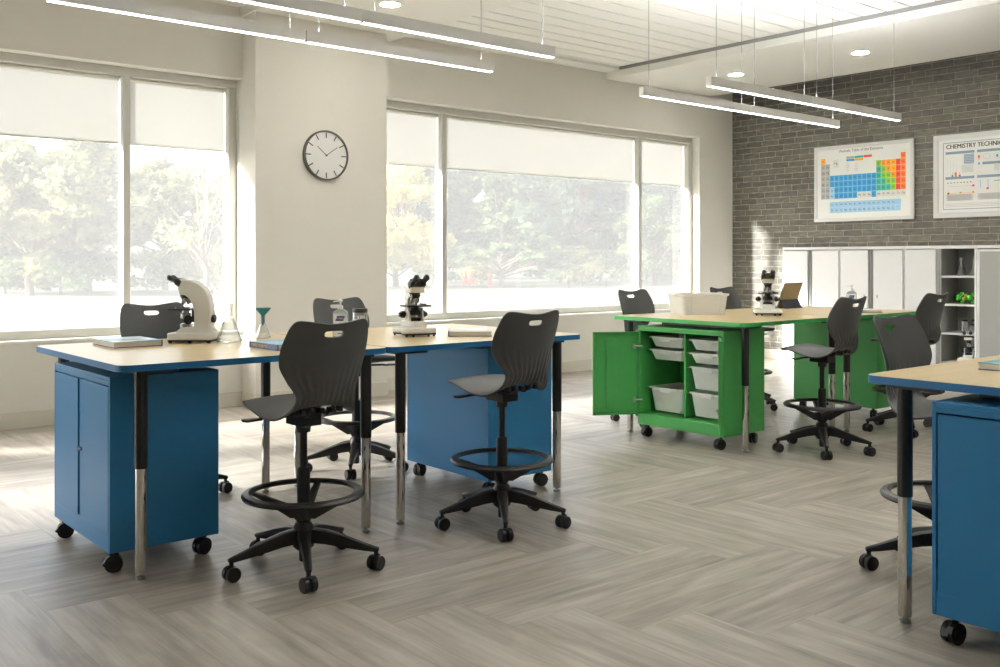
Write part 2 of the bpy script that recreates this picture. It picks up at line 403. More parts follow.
def window(n, x0, x1, mulls):
    f = MB(); ya, yb = 8.63, 8.755; fw = .075
    f.box(x0, x1, ya, yb, ZS, ZS+fw); f.box(x0, x1, ya, yb, ZH-fw, ZH)
    f.box(x0, x0+fw, ya, yb, ZS+fw, ZH-fw); f.box(x1-fw, x1, ya, yb, ZS+fw, ZH-fw)
    for m in mulls: f.box(m-.031, m+.031, ya, yb, ZS+fw, ZH-fw)
    w = struct('window_%d' % n, f, 'frame', bevel=.004)
    ed = [x0+fw-.031] + list(mulls) + [x1-fw+.031]
    for a, b in zip(ed, ed[1:]):
        obj('pane', MB().box(a+.031, b-.031, 8.740, 8.745, ZS+fw, ZH-fw), 'pane', w, smooth=False)
    return ed
e1 = window(1, W1[0], W1[1], (-.22, 2.99))
e2 = window(2, W2[0], W2[1], (6.45, 9.655))
bl = ['white roller blind of the narrow pane beyond the left edge of the photo', 'white roller blind in the wide left pane above the closed blue cabinet',
      'white roller blind in the narrow pane beside the pillar with the clock, left of it',
      'white roller blind in the narrow pane just right of the clock pillar', 'widest pale roller blind, centre pane of the right window',
      'pale roller blind in the pane nearest the brick wall']
for (a, b), l in zip(list(zip(e1, e1[1:])) + list(zip(e2, e2[1:])), bl):
    if b < .5: continue
    r = thing('roller_blind', l, 'blind', ((a+b)/2, 8.715, 2.385), 0, 'roller blinds in the tall windows')
    hw = (b-a)/2-.034
    obj('fabric', MB().box(-hw+.004, hw-.004, -.001, .001, 0, .545), 'blind', r, smooth=False)
    obj('bottom_bar', MB().box(-hw+.004, hw-.004, -.004, .004, -.012, .004), 'white_paint', r, smooth=False)
    obj('roller_tube', MB().tube([(-hw+.003,0,.562),(hw-.003,0,.562)], .017, 14), 'reveal', r)
e3 = window(3, W0[0], W0[1], (-6.4, -3.1))

# ---------------------------------------------------------------- tables
def table(name_lbl, x0, x1, y0, y1, edge, leg_in=(.085,.105,.06,.13), group=None, flat_side=None):
    cx, cy = (x0+x1)/2, (y0+y1)/2; hx, hy = (x1-x0)/2, (y1-y0)/2
    t = thing('lab_table', name_lbl, 'table', (cx,cy,0), 0, group)
    ZT = .915; th = .029; r = .06
    o = rrect(-hx, hx, -hy, hy, r); i = rrect(-hx+.003, hx-.003, -hy+.003, hy-.003, r-.003)
    obj('tabletop', MB().prism(i, ZT-th+.001, ZT), 'wood', t)
    n = len(o); vs = [(a,b,z) for z, L in ((ZT-th,o),(ZT-.001,o),(ZT-.001,i),(ZT-th,i)) for a,b in L]; fs = []
    for k in range(4):
        for j in range(n): fs.append((k*n+j, k*n+(j+1)%n, ((k+1)%4)*n+(j+1)%n, ((k+1)%4)*n+j))
    obj('edge_band', MB().add(vs, fs), edge, t)
    l0, l1, f0, f1 = leg_in
    lx0, lx1, ly0, ly1 = -hx+l0, hx-l1, -hy+f0, hy-f1
    ap = MB(); z0, z1 = .848, .886
    ap.box(lx0+.12, lx1-.12, ly0+.22, ly0+.25, .855, z1); ap.box(lx0+.12, lx1-.12, ly1-.25, ly1-.22, .855, z1)
    ap.box(lx0+.12, lx0+.15, ly0+.25, ly1-.25, .855, z1); ap.box(lx1-.15, lx1-.12, ly0+.25, ly1-.25, .855, z1)
    for sx, X in ((1,lx0),(-1,lx1)):
        for sy, Yy in ((1,ly0),(-1,ly1)):
            ap.prism([(X+sx*a, Yy+sy*b) for a,b in ((-.03,-.03),(.15,-.03),(.15,0),(0,.15),(-.03,.15))][::sx*sy], .872, .886)
    obj('apron_frame', ap, 'blackm', t)
    for X in (lx0, lx1):
        for Yy in (ly0, ly1):
            lg = obj('leg', MB().tube([(X,Yy,.47),(X,Yy,.886)], .0275, 24), 'blackm', t, bevel=.002)
            ch = obj('chrome_leg_insert', MB().lathe([(.0235,.024),(.0245,.026),(.0245,.47)], 24, T=Matrix.Translation((X,Yy,0))), 'chrome', lg)
            ft = obj('foot', MB().lathe([(.018,0),(.021,.004),(.021,.014),(.010,.016),(.010,.03)], 20, T=Matrix.Translation((X,Yy,0))), 'steel', lg)
    return t
Y0, Y1 = 4.085, 5.36
table('blue-edged maple lab table on the left, under the side-view microscope', 1.385, 2.716, Y0, Y1, 'blue_edge', (.11,.105,.06,.13), group='blue-edged lab tables')
table('blue-edged maple lab table joined on the right, under the small microscope and a white book', 2.724, 4.09, Y0+.01, Y1+.01, 'blue_edge', (.10,.165,.06,.13), 'blue-edged lab tables')
table('green-edged maple lab table carrying the white tub and a microscope', 5.65, 6.952, Y0, Y1, 'green_edge', group='green-edged lab tables')
table('green-edged maple lab table nearer the white wall cabinets, with the tablet on it', 6.962, 8.265, Y0, Y1, 'green_edge', (.10,.10,.06,.13), 'green-edged lab tables')
table('blue-edged maple lab table cut off by the right edge of the photo', 3.452, 4.76, .685, 1.963, 'blue_edge', (.05,.10,.06,.145), 'blue-edged lab tables')

# ---------------------------------------------------------------- rolling cabinets (front faces local -X)
def caster_mb(brake=True, sc=1.0):
    m = MB()
    r = .038*sc
    for s in (-1, 1):
        m.tube([(0,s*.006,r),(0,s*.024*sc,r)], r, 24); m.tube([(0,s*.024*sc,r),(0,s*.027*sc,r)], [r*.72, r*.66], 20)
    m.tube([(0,-.006,r),(0,.006,r)], r*.5, 12)
    m.prism([(-r*.9, r*1.25),(-r*.3, r*2.12),(r*.5,r*2.12),(r*.75,r*1.5),(.0,r*1.1)], -.006, .006, 'y')
    m.tube([(0.012,0,r*1.6),(0.012,0,.097)], .011, 12)
    m.box(-.012,.036,-.02,.02,.091,.097)
    if brake: m.prism([(-r*1.25, r*.9),(-r*.8,r*1.45),(-r*.6,r*1.4),(-r*.95,r*.75)], -.014, .014, 'y')
    return m
CW, CD = .245, .4025   # half sizes in x and y
def cart(label, loc, rz, colr, opened=False, group=None):
    t = thing('storage_cart', label, 'cabinet', loc, rz, group)
    z0, z1 = .095, .85; b = MB()
    th = .016
    b.box(-CW, CW, -CD, -CD+th, z0, z1); b.box(-CW, CW, CD-th, CD, z0, z1)
    b.box(CW-th, CW, -CD+th, CD-th, z0, z1)
    b.box(-CW, CW-th, -CD+th, CD-th, z1-th, z1); b.box(-CW, CW-th, -CD+th, CD-th, .165, .180)
    b.box(-CW, -CW+th, -CD+th, CD-th, z0, .168)             # plinth rail
    b.box(-CW, -CW+th, -CD+th, CD-th, .812, z1-th)          # head rail
    b.box(-CW+th, CW-th, -CD+th, CD-th, z0, z0+.01)
    if opened: b.box(-CW+.065, CW-th, -.008, .008, .18, .812)
    obj('body', b, colr, t, bevel=.0025)
    if opened:
        # runners the trays hang on
        for yc in (-.2, .2):
            for z in ((.765,.67,.56,.372) if yc < 0 else (.765,.665,.38)):
                pass
        m = MB()
        for s in (-1, 1):
            for z in ((.764,.668,.558,.370) if s < 0 else (.764,.664,.378)):
                for yy in ((-CD+th, -CD+th+.012), (-.020, -.008)) if s < 0 else ((.008, .020), (CD-th-.012, CD-th)):
                    m.box(-CW+.08, CW-th, yy[0], yy[1], z-.006, z-.002)
        obj('tray_runner', m, 'steel', t, smooth=False)
    dw = CD-th-.005
    def door(sy):
        # built with its hinge at the origin, lying along -sy*y when closed
        d = MB(); zz0, zz1 = .173, .806
        def yy(a, b): return (min(-sy*a, -sy*b), max(-sy*a, -sy*b))
        L = dw-.002 if opened else (dw-.034 if sy > 0 else dw-.006)
        y0_, y1_ = yy(0, L)
        d.box(0, .003, y0_, y1_, zz0, zz1)
        y2_, y3_ = yy(0, .018); d.box(.003, .020, y2_, y3_, zz0, zz1)
        y2_, y3_ = yy(L-.018, L); d.box(.003, .020, y2_, y3_, zz0, zz1)
        d.box(.003, .020, y0_, y1_, zz0, zz0+.014); d.box(.003, .020, y0_, y1_, zz1-.014, zz1)
        y2_, y3_ = yy(L*.52, L*.72); d.box(.003, .014, y2_, y3_, zz0+.05, zz1-.05)
        return d
    for sy in (-1, 1):
        d = obj('door', door(sy), colr, t, bevel=.002)
        d.location = (-CW+.0015, sy*dw, 0)
        if opened:
            d.rotation_euler = (0,0, R(120) if sy > 0 else R(-124)) if False else (0,0, -R(119)*1 if sy > 0 else R(129))
            hg = MB()
            for z in (.285, .695):
                hg.box(.020, .026, -sy*.055-.012, -sy*.055+.012, z-.02, z+.02)
                hg.tube([(.024, -sy*.05, z), (.032, -sy*.015, z), (.03, sy*.01, z)], .007, 8)
            obj('hinge', hg, 'steel', d)
        else:
            d.location.x = -CW-.0005
            if sy < 0: obj('latch', MB().tube([(-.010,-sy*(dw-.016),.49),(.004,-sy*(dw-.016),.49)], .0085, 14), 'steel', d, bevel=.001)
    if not opened: # finger pull, and a black strip painting in the shade of the centre gap
        obj('finger_pull', MB().box(-CW+.006, -CW+.012, .006, .04, .172, .808), colr, t, smooth=False); obj('centre_gap_shade', MB().box(-CW+.012, -CW+.014, -.002, .014, .172, .808), 'black', t, smooth=False)
    for X, Yy, br in ((-CW+.035,-CD+.06,1),(-CW+.035,CD-.06,1),(CW-.055,-CD+.06,0),(CW-.055,CD-.06,0)):
        cs = obj('caster', caster_mb(br), 'wheel', t); cs.location = (X, Yy, 0); cs.rotation_euler = (0,0,R(-15 if br else 20))
    return t
cart('blue metal rolling cabinet with two closed doors at the left end of the blue tables', (1.65,4.6675,0), 0, 'blue', group='rolling metal cabinets')
cart('blue metal rolling cabinet seen from its plain back behind the middle stool', (3.745,4.6725,0), PI, 'blue', group='rolling metal cabinets')
cart('green metal rolling cabinet with its doors open and trays inside', (5.89,4.6675,0), 0, 'green', True, group='rolling metal cabinets')
cart('green metal rolling cabinet seen from its plain back behind the side-view stool', (7.985,4.6675,0), PI, 'green', group='rolling metal cabinets')
cart('blue metal rolling cabinet cut off by the right edge of the photo', (3.649,1.2655,0), 0, 'blue', group='rolling metal cabinets')

# trays in the open green cabinet
def tray_mb(h):
    m = MB(); W, D = .172, .180     # half rim width (y), half depth (x)
    a = .032 if h < .12 else .03
    top = rrect(-D, D, -W, W, .02, 4); lip = rrect(-D+.012, D-.012, -W+.012, W-.012, .016, 4)
    bot = rrect(-D+a, D-.02, -W+a, W-a, .03, 4)
    n = len(top); L = [(top,h-.012),(top,h),(lip,h),([(p[0]*.995,p[1]*.99) for p in lip],h-.014),(bot,.0)]
    vs = [(x,y,z) for P, z in L for x,y in P]; fs = []
    for k in range(len(L)-1):
        for j in range(n): fs.append((k*n+j, k*n+(j+1)%n, (k+1)*n+(j+1)%n, (k+1)*n+j))
    fs.append(tuple((len(L)-1)*n+j for j in range(n)))
    m.add(vs, fs)
    return m
def tray(label, y, z, h, fill=None):
    t = thing('storage_tray', label, 'tray', (5.905, y, z), 0, 'plastic trays in the open green cabinet')
    obj('tray_body', tray_mb(h), 'tray', t)
    hm = MB(); 
    hm.box(-.186, -.178, -.11, .11, h-.018, h-.002); hm.box(-.190,-.186,-.05,.05,h-.035,h-.002)
    obj('handle_lip', hm, 'tray', t, bevel=.002)
    for nm, m_, bx, lb, ct in (fill or []):
        f = obj(nm, MB().box(*bx), m_, None, bevel=.002); f.location = (5.905, y, z+.003); tag(f, lb, ct)
yn, yf = 4.4725, 4.8625
tray('shallow white tray, topmost in the far column of the open green cabinet', yf, .690, .078, [('booklet','blue_cover',(-.13,.1,-.12,-.07,0,.05),'blue booklet standing in the topmost far tray of the green cabinet','book')])
tray('shallow white tray, second from the top in the far column of the open green cabinet', yf, .592, .078, [('booklet','teal',(-.13,.1,-.12,-.08,0,.05),'dark teal booklet in the second far tray of the green cabinet','book')])
tray('deep white tray with coloured folders at the bottom of the far column', yf, .200, .180,
     [('folder','pastel_a',(-.14,.14,-.03,.10,0,.14),'pale yellow and pink folders in the deep tray of the far column','folder'),
      ('folder','blue_cover',(-.14,.14,-.13,-.10,0,.15),'blue folder at the right side of the deep far tray','folder')] if False else None)
tray('shallow white tray, topmost in the near column of the open green cabinet', yn, .690, .078, [('box','tan',(-.12,.1,-.13,-.09,0,.05),'small brown box in the topmost near tray of the green cabinet','box')])
tray('shallow white tray, second from the top in the near column of the open green cabinet', yn, .592, .078)
tray('deep white tray, upper one in the near column of the open green cabinet', yn, .400, .166)
tray('deep white tray, at the bottom of the near column of the open green cabinet', yn, .200, .178)
M['f_pink'] = mat('pink_card', (226,180,176), .7); M['f_yel'] = mat('yellow_card', (230,216,150), .7); M['f_blue'] = mat('blue_card', (60,130,200), .7)
for nm, yy, m_ in (('pale pink', .09, 'f_pink'), ('pale yellow', .04, 'f_yel'), ('pale violet', -.01, 'f_pink'), ('pale cream', -.06, 'f_yel'), ('bright blue', -.115, 'f_blue')):
    f = obj('folder', MB().box(-.15, .15, -.012, .012, 0, .145), m_, bevel=.002); f.location = (5.905, yf+yy, .204)
    tag(f, nm + ' folder standing in the deep tray of the far column', 'folder', 'folders in the deep tray')

# ---------------------------------------------------------------- stools
PROF = [(.218,.706),(.212,.728),(.165,.742),(.085,.741),(.0,.734),(-.085,.729),(-.148,.733),(-.190,.752),(-.212,.790),(-.221,.845),(-.230,.91),(-.244,.98),(-.259,1.045),(-.270,1.098)]
HWID = [.165,.185,.203,.210,.206,.194,.172,.146,.142,.172,.200,.205,.194,.176]
DROP = [.0,.004,.018,.034,.048,.050,.034,.010,.0,0,0,0,0,0]
WRAP = [0,0,0,0,0,.002,.004,.006,.018,.050,.070,.064,.048,.032]
def shell_obj(parent):
    NU, NS = 72, 150
    rows = cr([(a,b,h,d,w) for (a,b),h,d,w in zip(PROF, HWID, DROP, WRAP)], NS)
    vs = []
    def pos(u, sf):
        k = min(int(sf), NS-2); f = sf-k
        a, b = rows[k], rows[k+1]
        y, z, h, d, w = (p+(q-p)*f for p, q in zip(a, b))
        x = u*h; au = abs(u)
        y2 = y + w*au**2.2; z2 = z - d*au**2.6
        s = sf/(NS-1)
        if s > .86:   # wavy top edge: raised corners, dip in the middle
            q = (s-.86)/.14; z2 += q*q*.009*math.cos(PI*(1-au)) - q*.004
            y2 -= 0
        # ribs on the lower back
        rb = max(0, min(1, (s-.50)/.06))*max(0, min(1, (.80-.10*(1-u*u)-s+.06)/.13))
        if rb > 0:
            e = max(0, 1-au**8)
            y2 += rb*e*.0075*abs(math.sin(u*PI*5.5))**.8
        return (x, y2, z2)
    # corner rounding in parameter space: shrink u near both ends
    def ulim(s):
        lim = 1.0
        if s > .945: q = (s-.945)/.055; lim = 1-.16*(1-math.sqrt(max(0,1-q*q)))
        if s < .05: q = (.05-s)/.05; lim = min(lim, 1-.22*(1-math.sqrt(max(0,1-q*q))))
        return lim
    # hand hole: superellipse in world (x,z) on the back: find param rows
    for j in range(NS):
        for i in range(NU+1):
            u = (-1+2*i/NU)*ulim(j/(NS-1)); vs.append(list(pos(u, j)))
    HX, HZ, ZC = .045, .0135, 1.043
    def inside(p, k=1.0):
        if p[1] > -.15: return 9
        dz = p[2]-ZC; top = HZ
        return (abs(p[0])/(HX))**4 + (abs(dz)/HZ)**(4 if dz > 0 else 2.4)
    fs = []; n = NU+1; removed = set()
    for j in range(NS-1):
        for i in range(NU):
            q = (j*n+i, j*n+i+1, (j+1)*n+i+1, (j+1)*n+i)
            c = [sum(vs[a][k] for a in q)/4 for k in range(3)]
            if c[2] > .98 and inside(c) < 1: removed.update(q); continue
            fs.append(q)
    used = set(a for f in fs for a in f)
    for a in removed & used:   # snap the rim of the hole onto the outline
        p = vs[a]
        for _ in range(12):
            g = inside(p)
            s_ = g**(-.25)
            s_ = 1+(s_-1)*.8
            p[0] *= s_; dz = (p[2]-ZC)*s_
            p[1] += -(dz-(p[2]-ZC))*.35; p[2] = ZC+dz
    m = MB(); m.add(vs, fs)
    o = obj('seat_shell', m, 'shell', parent, ang=60)
    so = o.modifiers.new('thick', 'SOLIDIFY'); so.thickness = .009; so.offset = 0
    bv = o.modifiers.new('round', 'BEVEL'); bv.width = .003; bv.segments = 2; bv.limit_method = 'ANGLE'; bv.angle_limit = R(55)
    return o
def stool(label, loc, rz, base_ang):
    t = thing('lab_stool', label, 'stool', loc, rz, 'charcoal lab stools')
    shell_obj(t)
    m = MB()
    m.prism(rrect(-.055,.055,-.08,.08,.02,4), .672, .700); m.box(-.05,.05,-.07,.07,.632,.675)
    for sx in (-1,1):
        m.tube([(sx*.06,.15,.712),(sx*.06,.05,.694),(sx*.05,-.12,.692),(sx*.05,-.17,.722)], .012, 8)
    m.box(-.12,.12,.055,.085,.688,.703); m.box(-.11,.11,-.10,-.07,.686,.701)
    for k in range(5): m.box(-.10+.045*k,-.078+.045*k,-.165,-.135,.700,.722)
    mech = obj('seat_mechanism', m, 'black', t, bevel=.003)
    l = MB(); l.tube([(-.05,.03,.670),(-.15,.055,.668),(-.18,.06,.668)], [.007,.007,.006], 10)
    l.prism([(-.17,.045),(-.245,.035),(-.26,.06),(-.25,.09),(-.17,.078)], .660, .670)
    obj('lever', l, 'black', mech, bevel=.003)
    g = MB(); g.tube([(0,0,.36),(0,0,.64)], .0165, 20); g.lathe([(.030,.60),(.033,.63)], 20)
    obj('gas_column', g, 'blackm', t)
    g = MB(); g.lathe([(.028,.19),(.0285,.43),(.024,.445),(.018,.447)], 24)
    obj('column_sleeve', g, 'black', t)
    # foot ring with its V-shaped bracket
    r = MB(); n = 64; prof = [(.262,.320),(.266,.330),(.258,.340),(.236,.345),(.222,.340),(.221,.330),(.228,.324),(.245,.318)]
    r.lathe(prof, n, closed=True)
    obj_r = r
    for k in range(4):
        a = R(45+90*k); T = Matrix.Rotation(a, 4, 'Z')
        r.prism([(.02,.225),(.02,.288),(.05,.272),(.20,.322),(.235,.330),(.235,.322),(.19,.300),(.055,.222)], -.014, .014, 'y', T=T)
    r.lathe([(.034,.215),(.040,.225),(.040,.275),(.034,.285)], 24)
    obj('foot_ring', r, 'black', t, ang=30)
    # star base
    b = MB(); b.lathe([(.030,.085),(.046,.10),(.050,.13),(.050,.165),(.042,.19),(.034,.205)], 28)
    b.lathe([(.018,.035),(.020,.04),(.020,.10)], 18)
    for k in range(5):
        T = Matrix.Rotation(2*PI*k/5, 4, 'Z')
        P = [(.03,.118,.182,.030),(.10,.112,.172,.026),(.18,.098,.150,.022),(.26,.086,.122,.018),(.315,.080,.104,.016),(.333,.082,.098,.012)]
        vs = []; fs = []
        for x, za, zb, hw in P:
            vs += [(x,-hw*.7,za),(x,hw*.7,za),(x,hw,za+(zb-za)*.45),(x,hw*.8,zb-.004),(x,0,zb),(x,-hw*.8,zb-.004),(x,-hw,za+(zb-za)*.45)]
        for i in range(len(P)-1):
            for q in range(7): fs.append((i*7+q, i*7+(q+1)%7, (i+1)*7+(q+1)%7, (i+1)*7+q))
        fs.append(tuple(range(6,-1,-1))); fs.append(tuple(35+q for q in range(7)))
        b.add(vs, fs, T=T); b.tube([(.32,0,.066),(.32,0,.098)], .010, 12, T=T)
    base = obj('base', b, 'black', t, ang=50)
    base.rotation_euler = (0,0,R(base_ang)-rz)
    for k in range(5):
        a = 2*PI*k/5; cm = MB(); r_ = .0315
        for s in (-1, 1):
            cm.tube([(0,s*.004,r_),(0,s*.008,r_),(0,s*.027,r_),(0,s*.030,r_)], [r_*.93,r_,r_,r_*.90], 24)
        cm.tube([(0,-.005,r_),(0,.005,r_)], r_*.5, 10)
        cm.prism([(-r_*.8,r_*1.2),(-r_*.5,r_*1.95),(r_*.4,r_*2.2),(r_*.8,r_*1.9),(.3*r_,r_*.9)], -.005, .005, 'y')
        cs = obj('caster', cm, 'wheel', base); cs.location = (.32*math.cos(a), .32*math.sin(a), 0); cs.rotation_euler = (0,0,a+R((25,60,-35,80,10)[k]))
    return t
ST = [('charcoal lab stool with foot ring, nearest one, in front of the left blue table', (2.093,3.831), 0, -115),
      ('charcoal lab stool in front of the plain blue cabinet back, second in the near row', (3.23,3.83), 0, -127),
      ('charcoal lab stool beside the green tables with its whole base in view', (6.188,3.823), 0, -143),
      ('charcoal lab stool behind the left microscope, against the window', (2.115,5.44), PI, -12),
      ('charcoal lab stool in front of the clock pillar, behind the hand sanitizer', (3.36,5.45), PI, -128),
      ('charcoal lab stool behind the open green cabinet, left of the white tub', (6.25,5.44), PI, 136),
      ('charcoal lab stool by the brick wall corner, right of the white tub', (7.50,5.45), PI, -85),
      ('charcoal lab stool by the open white cabinet with flasks', (7.43,3.835), 0, 142),
      ('charcoal lab stool facing us behind the right-hand blue table', (4.197,1.996), PI, 133)]
s0 = None
for lb, (x, y_), rz, ba in ST:
    if s0 is None: s0 = stool(lb, (x,y_,0), rz, ba)
    else:
        s = dup(s0, (x,y_,0), rz, lb)
        for c_ in s.children:
            if c_.name.startswith('base'): c_.rotation_euler = (0,0,R(ba)-rz)

# ---------------------------------------------------------------- microscopes (user side local -Y)
def binocular(t, y, z, tilt, s=1.0):
    b = MB(); T = Matrix.Translation((0,y,z)) @ Matrix.Rotation(tilt, 4, 'X') @ Matrix.Scale(s, 4)
    b.prism(rrect(-.052,.052,-.024,.024,.012,4), -.010, .030, T=T)
    for sx in (-1,1):
        TT = T @ Matrix.Translation((sx*.033,0,.02))
        b.lathe([(.017,0),(.018,.02),(.015,.024),(.015,.050),(.0185,.052),(.0185,.075),(.015,.080)], 20, T=TT)
    o = obj('eyepieces', b, 'scope_black', t, ang=40)
    for sx in (-1,1):
        obj('eye_lens', MB().lathe([(.011,.0795),(.001,.083)], 16, T=T @ Matrix.Translation((sx*.033,0,.02))), 'lens', o)
def knobs(t, y, z, r=.022, w=.048):
    for s in (-1,1):
        k = MB(); k.tube([(s*.03,y,z),(s*w,y,z),(s*(w+.001),y,z),(s*(w+.022),y,z),(s*(w+.023),y,z),(s*(w+.036),y,z)], [r*.5,r*.5,r,r,r*.68,r*.66], 24)
        obj('focus_knob', k, 'scope_black', t)
def objectives(t, y, z, tilt=.2):
    k = MB(); T = Matrix.Translation((0,y,z)) @ Matrix.Rotation(tilt, 4, 'X')
    k.lathe([(.030,.02),(.032,.012),(.028,.0),(.02,-.008)], 24, T=T)
    nose = obj('nosepiece', k, 'scope_black', t)
    for a, L in ((0,.044),(90,.030),(180,.034),(270,.036)):
        TT = T @ Matrix.Rotation(R(a-90), 4, 'Z') @ Matrix.Translation((.016,0,-.002)) @ Matrix.Rotation(-.28, 4, 'Y')
        o = MB().lathe([(.0095,0),(.0095,-L*.6),(.0065,-L*.75),(.005,-L)][::-1], 14, T=TT)
        obj('objective_lens', o, 'steel', nose)
def scope_arc(label, loc, rz):
    t = thing('microscope', label, 'microscope', loc, rz, 'laboratory microscopes')
    # side profile in (y,z): y<0 toward the user
    pr = [(.135,.018),(.135,.060),(.112,.074),(.106,.100),(.112,.150),(.108,.200),(.095,.245),(.070,.283),(.035,.312),(-.008,.330),(-.050,.334),(-.088,.334),(-.094,.300),(-.082,.255),
          (-.048,.250),(-.018,.232),(0,.205),(.008,.165),(.010,.110),(.004,.084),(-.060,.080),(-.085,.070),(-.105,.052),(-.135,.046),(-.140,.018)]
    obj('stand', MB().prism(pr[::-1], -.038, .038, 'x'), 'scope_white', t, bevel=.008, seg=3)
    bs = obj('base', MB().prism(rrect(-.085,.085,-.142,.137,.03), .016, .052), 'scope_white', t, bevel=.006)
    f = MB(); f.prism(rrect(-.084,.084,-.140,.135,.028), .008, .016)
    for sx in (-1,1):
        for y_ in (-.12,0,.115): f.lathe([(.010,0),(.012,.009)], 12, T=Matrix.Translation((sx*.07,y_,0)))
    obj('rubber_feet', f, 'scope_black', t)
    binocular(t, -.080, .314, R(66), .8)
    objectives(t, -.055, .238, .15)
    s = MB(); s.box(-.075,.075,-.135,.005,.172,.180); s.box(.02,.04,-.14,-.02,.181,.187); s.box(-.02,.0,-.02,.01,.12,.175)
    st = obj('stage', s, 'scope_black', t, bevel=.002)
    obj('stage_clip', MB().box(-.05,.05,-.10,-.096,.181,.186), 'steel', st)
    c_ = MB(); c_.lathe([(.022,.125),(.030,.128),(.030,.152),(.020,.156),(.020,.170)], 24, T=Matrix.Translation((0,-.055,0)))
    c_.lathe([(.033,.078),(.033,.095),(.022,.100)], 24, T=Matrix.Translation((0,-.055,0)))
    obj('condenser', c_, 'steel', t)
    knobs(t, -.015, .122, .024, .044); 
    b = MB(); b.tube([(0,.105,.125),(0,.128,.125)], .021, 20); obj('lamp_housing', b, 'scope_black', t, bevel=.002)
    return t
def scope_small(label, loc, rz):
    t = thing('microscope', label, 'microscope', loc, rz, 'laboratory microscopes')
    pr = [(.112,.020),(.110,.060),(.088,.085),(.082,.15),(.086,.205),(.078,.238),(.05,.250),(.0,.250),(-.03,.246),(-.03,.226),(.02,.222),(.040,.205),(.044,.15),(.04,.095),(.02,.085),(-.05,.082),(-.07,.055),(-.10,.050),(-.112,.020)]
    obj('stand', MB().prism(pr[::-1], -.030, .030, 'x'), 'scope_white', t, bevel=.006, seg=3)
    bp = [(-.105,-.105),(-.055,-.118),(0,-.108),(.055,-.118),(.105,-.105),(.112,-.06),(.085,0),(.112,.07),(.10,.112),(.04,.12),(-.04,.12),(-.10,.112),(-.112,.07),(-.085,0),(-.112,-.06)]
    obj('base', MB().prism(bp, .018, .052), 'scope_white', t, bevel=.012, seg=3)
    obj('base_plinth', MB().prism(rrect(-.055,.055,-.085,.10,.02), .050, .088), 'scope_white', t, bevel=.008)
    f = MB(); f.prism([(a*.97,b*.97) for a,b in bp], .010, .020)
    for a, b in ((-.09,-.095),(-.05,-.105),(.05,-.105),(.09,-.095),(.09,.095),(-.09,.095)): f.lathe([(.006,0),(.008,.012)], 10, T=Matrix.Translation((a,b,0)))
    obj('rubber_feet', f, 'scope_black', t)
    h = MB(); h.prism(rrect(-.046,.046,-.060,.040,.014,4), .255, .298); obj('head', h, 'scope_white', t, bevel=.004)
    d = MB(); d.lathe([(.034,.246),(.036,.256)], 24, T=Matrix.Translation((0,-.01,0))); obj('head_mount', d, 'scope_black', t)
    binocular(t, -.035, .302, R(63))
    objectives(t, -.012, .228, .12)
    s = MB(); s.box(-.078,.078,-.085,.045,.172,.181); s.box(.035,.05,-.075,.0,.182,.190)
    st = obj('stage', s, 'scope_black', t, bevel=.002)
    c_ = MB(); c_.lathe([(.024,.122),(.034,.126),(.034,.148),(.024,.152),(.024,.170)], 24, T=Matrix.Translation((0,-.012,0)))
    c_.lathe([(.036,.086),(.036,.102),(.024,.108)], 24, T=Matrix.Translation((0,-.012,0)))
    obj('condenser', c_, 'scope_black', t)
    b = MB(); 
    for sx in (-1,1): b.prism([(-.045,.09),(.04,.09),(.04,.165),(-.02,.165)], sx*.044-.006, sx*.044+.006, 'x')
    obj('bracket', b, 'scope_white', t, bevel=.002)
    knobs(t, .02, .126, .021, .056)
    return t
ZT = .9155
scope_arc('white microscope in side view with a broad curved arm on the left blue table', (2.10,5.03,ZT), R(227)).scale = (1, .88, 1)
scope_small('white microscope with black eyepieces turned right, beside the white book', (3.25,4.64,ZT), R(-12)).scale = (.94,.94,.98)
m3 = scope_small('white microscope facing us on the green table, left of the tablet', (6.63,4.58,ZT), R(-52))

# ---------------------------------------------------------------- glassware, books, bottles
def flask(label, loc, h, r, group=None, neck=None, m='glass'):
    t = thing('conical_flask', label, 'flask', loc, 0, group)
    nk = neck or r*.28; th = .002
    out = [(r*.80,0),(r*.96,h*.02),(r,h*.06),(r*.97,h*.10),(nk*1.15,h*.66),(nk,h*.72),(nk,h*.95),(nk*1.25,h*.985),(nk*1.22,h)]
    inn = [(max(a-th,.0005), max(b,th*1.5)) for a, b in out]
    obj('glass_body', MB().lathe(cr(out, 34) + cr(inn, 34)[::-1], 36), m, t, ang=70)
    return t
flask('clear empty conical flask between the side-view microscope and the blue book', (2.235,4.90,ZT), .205, .067, 'conical flasks on the tables')
flask('small clear conical flask holding the teal funnel, behind the blue book', (2.49,5.02,ZT), .125, .043, 'conical flasks on the tables')
fn = MB(); fn.lathe([(.042,.052),(.041,.045),(.010,.010),(.007,-.045),(.005,-.045),(.006,.006),(.038,.046),(.042,.052)][::-1], 32)
fo = obj('funnel', fn, 'teal', ang=50); fo.location = (2.49,5.02,ZT+.118); tag(fo, 'teal plastic funnel standing in the small flask', 'funnel')

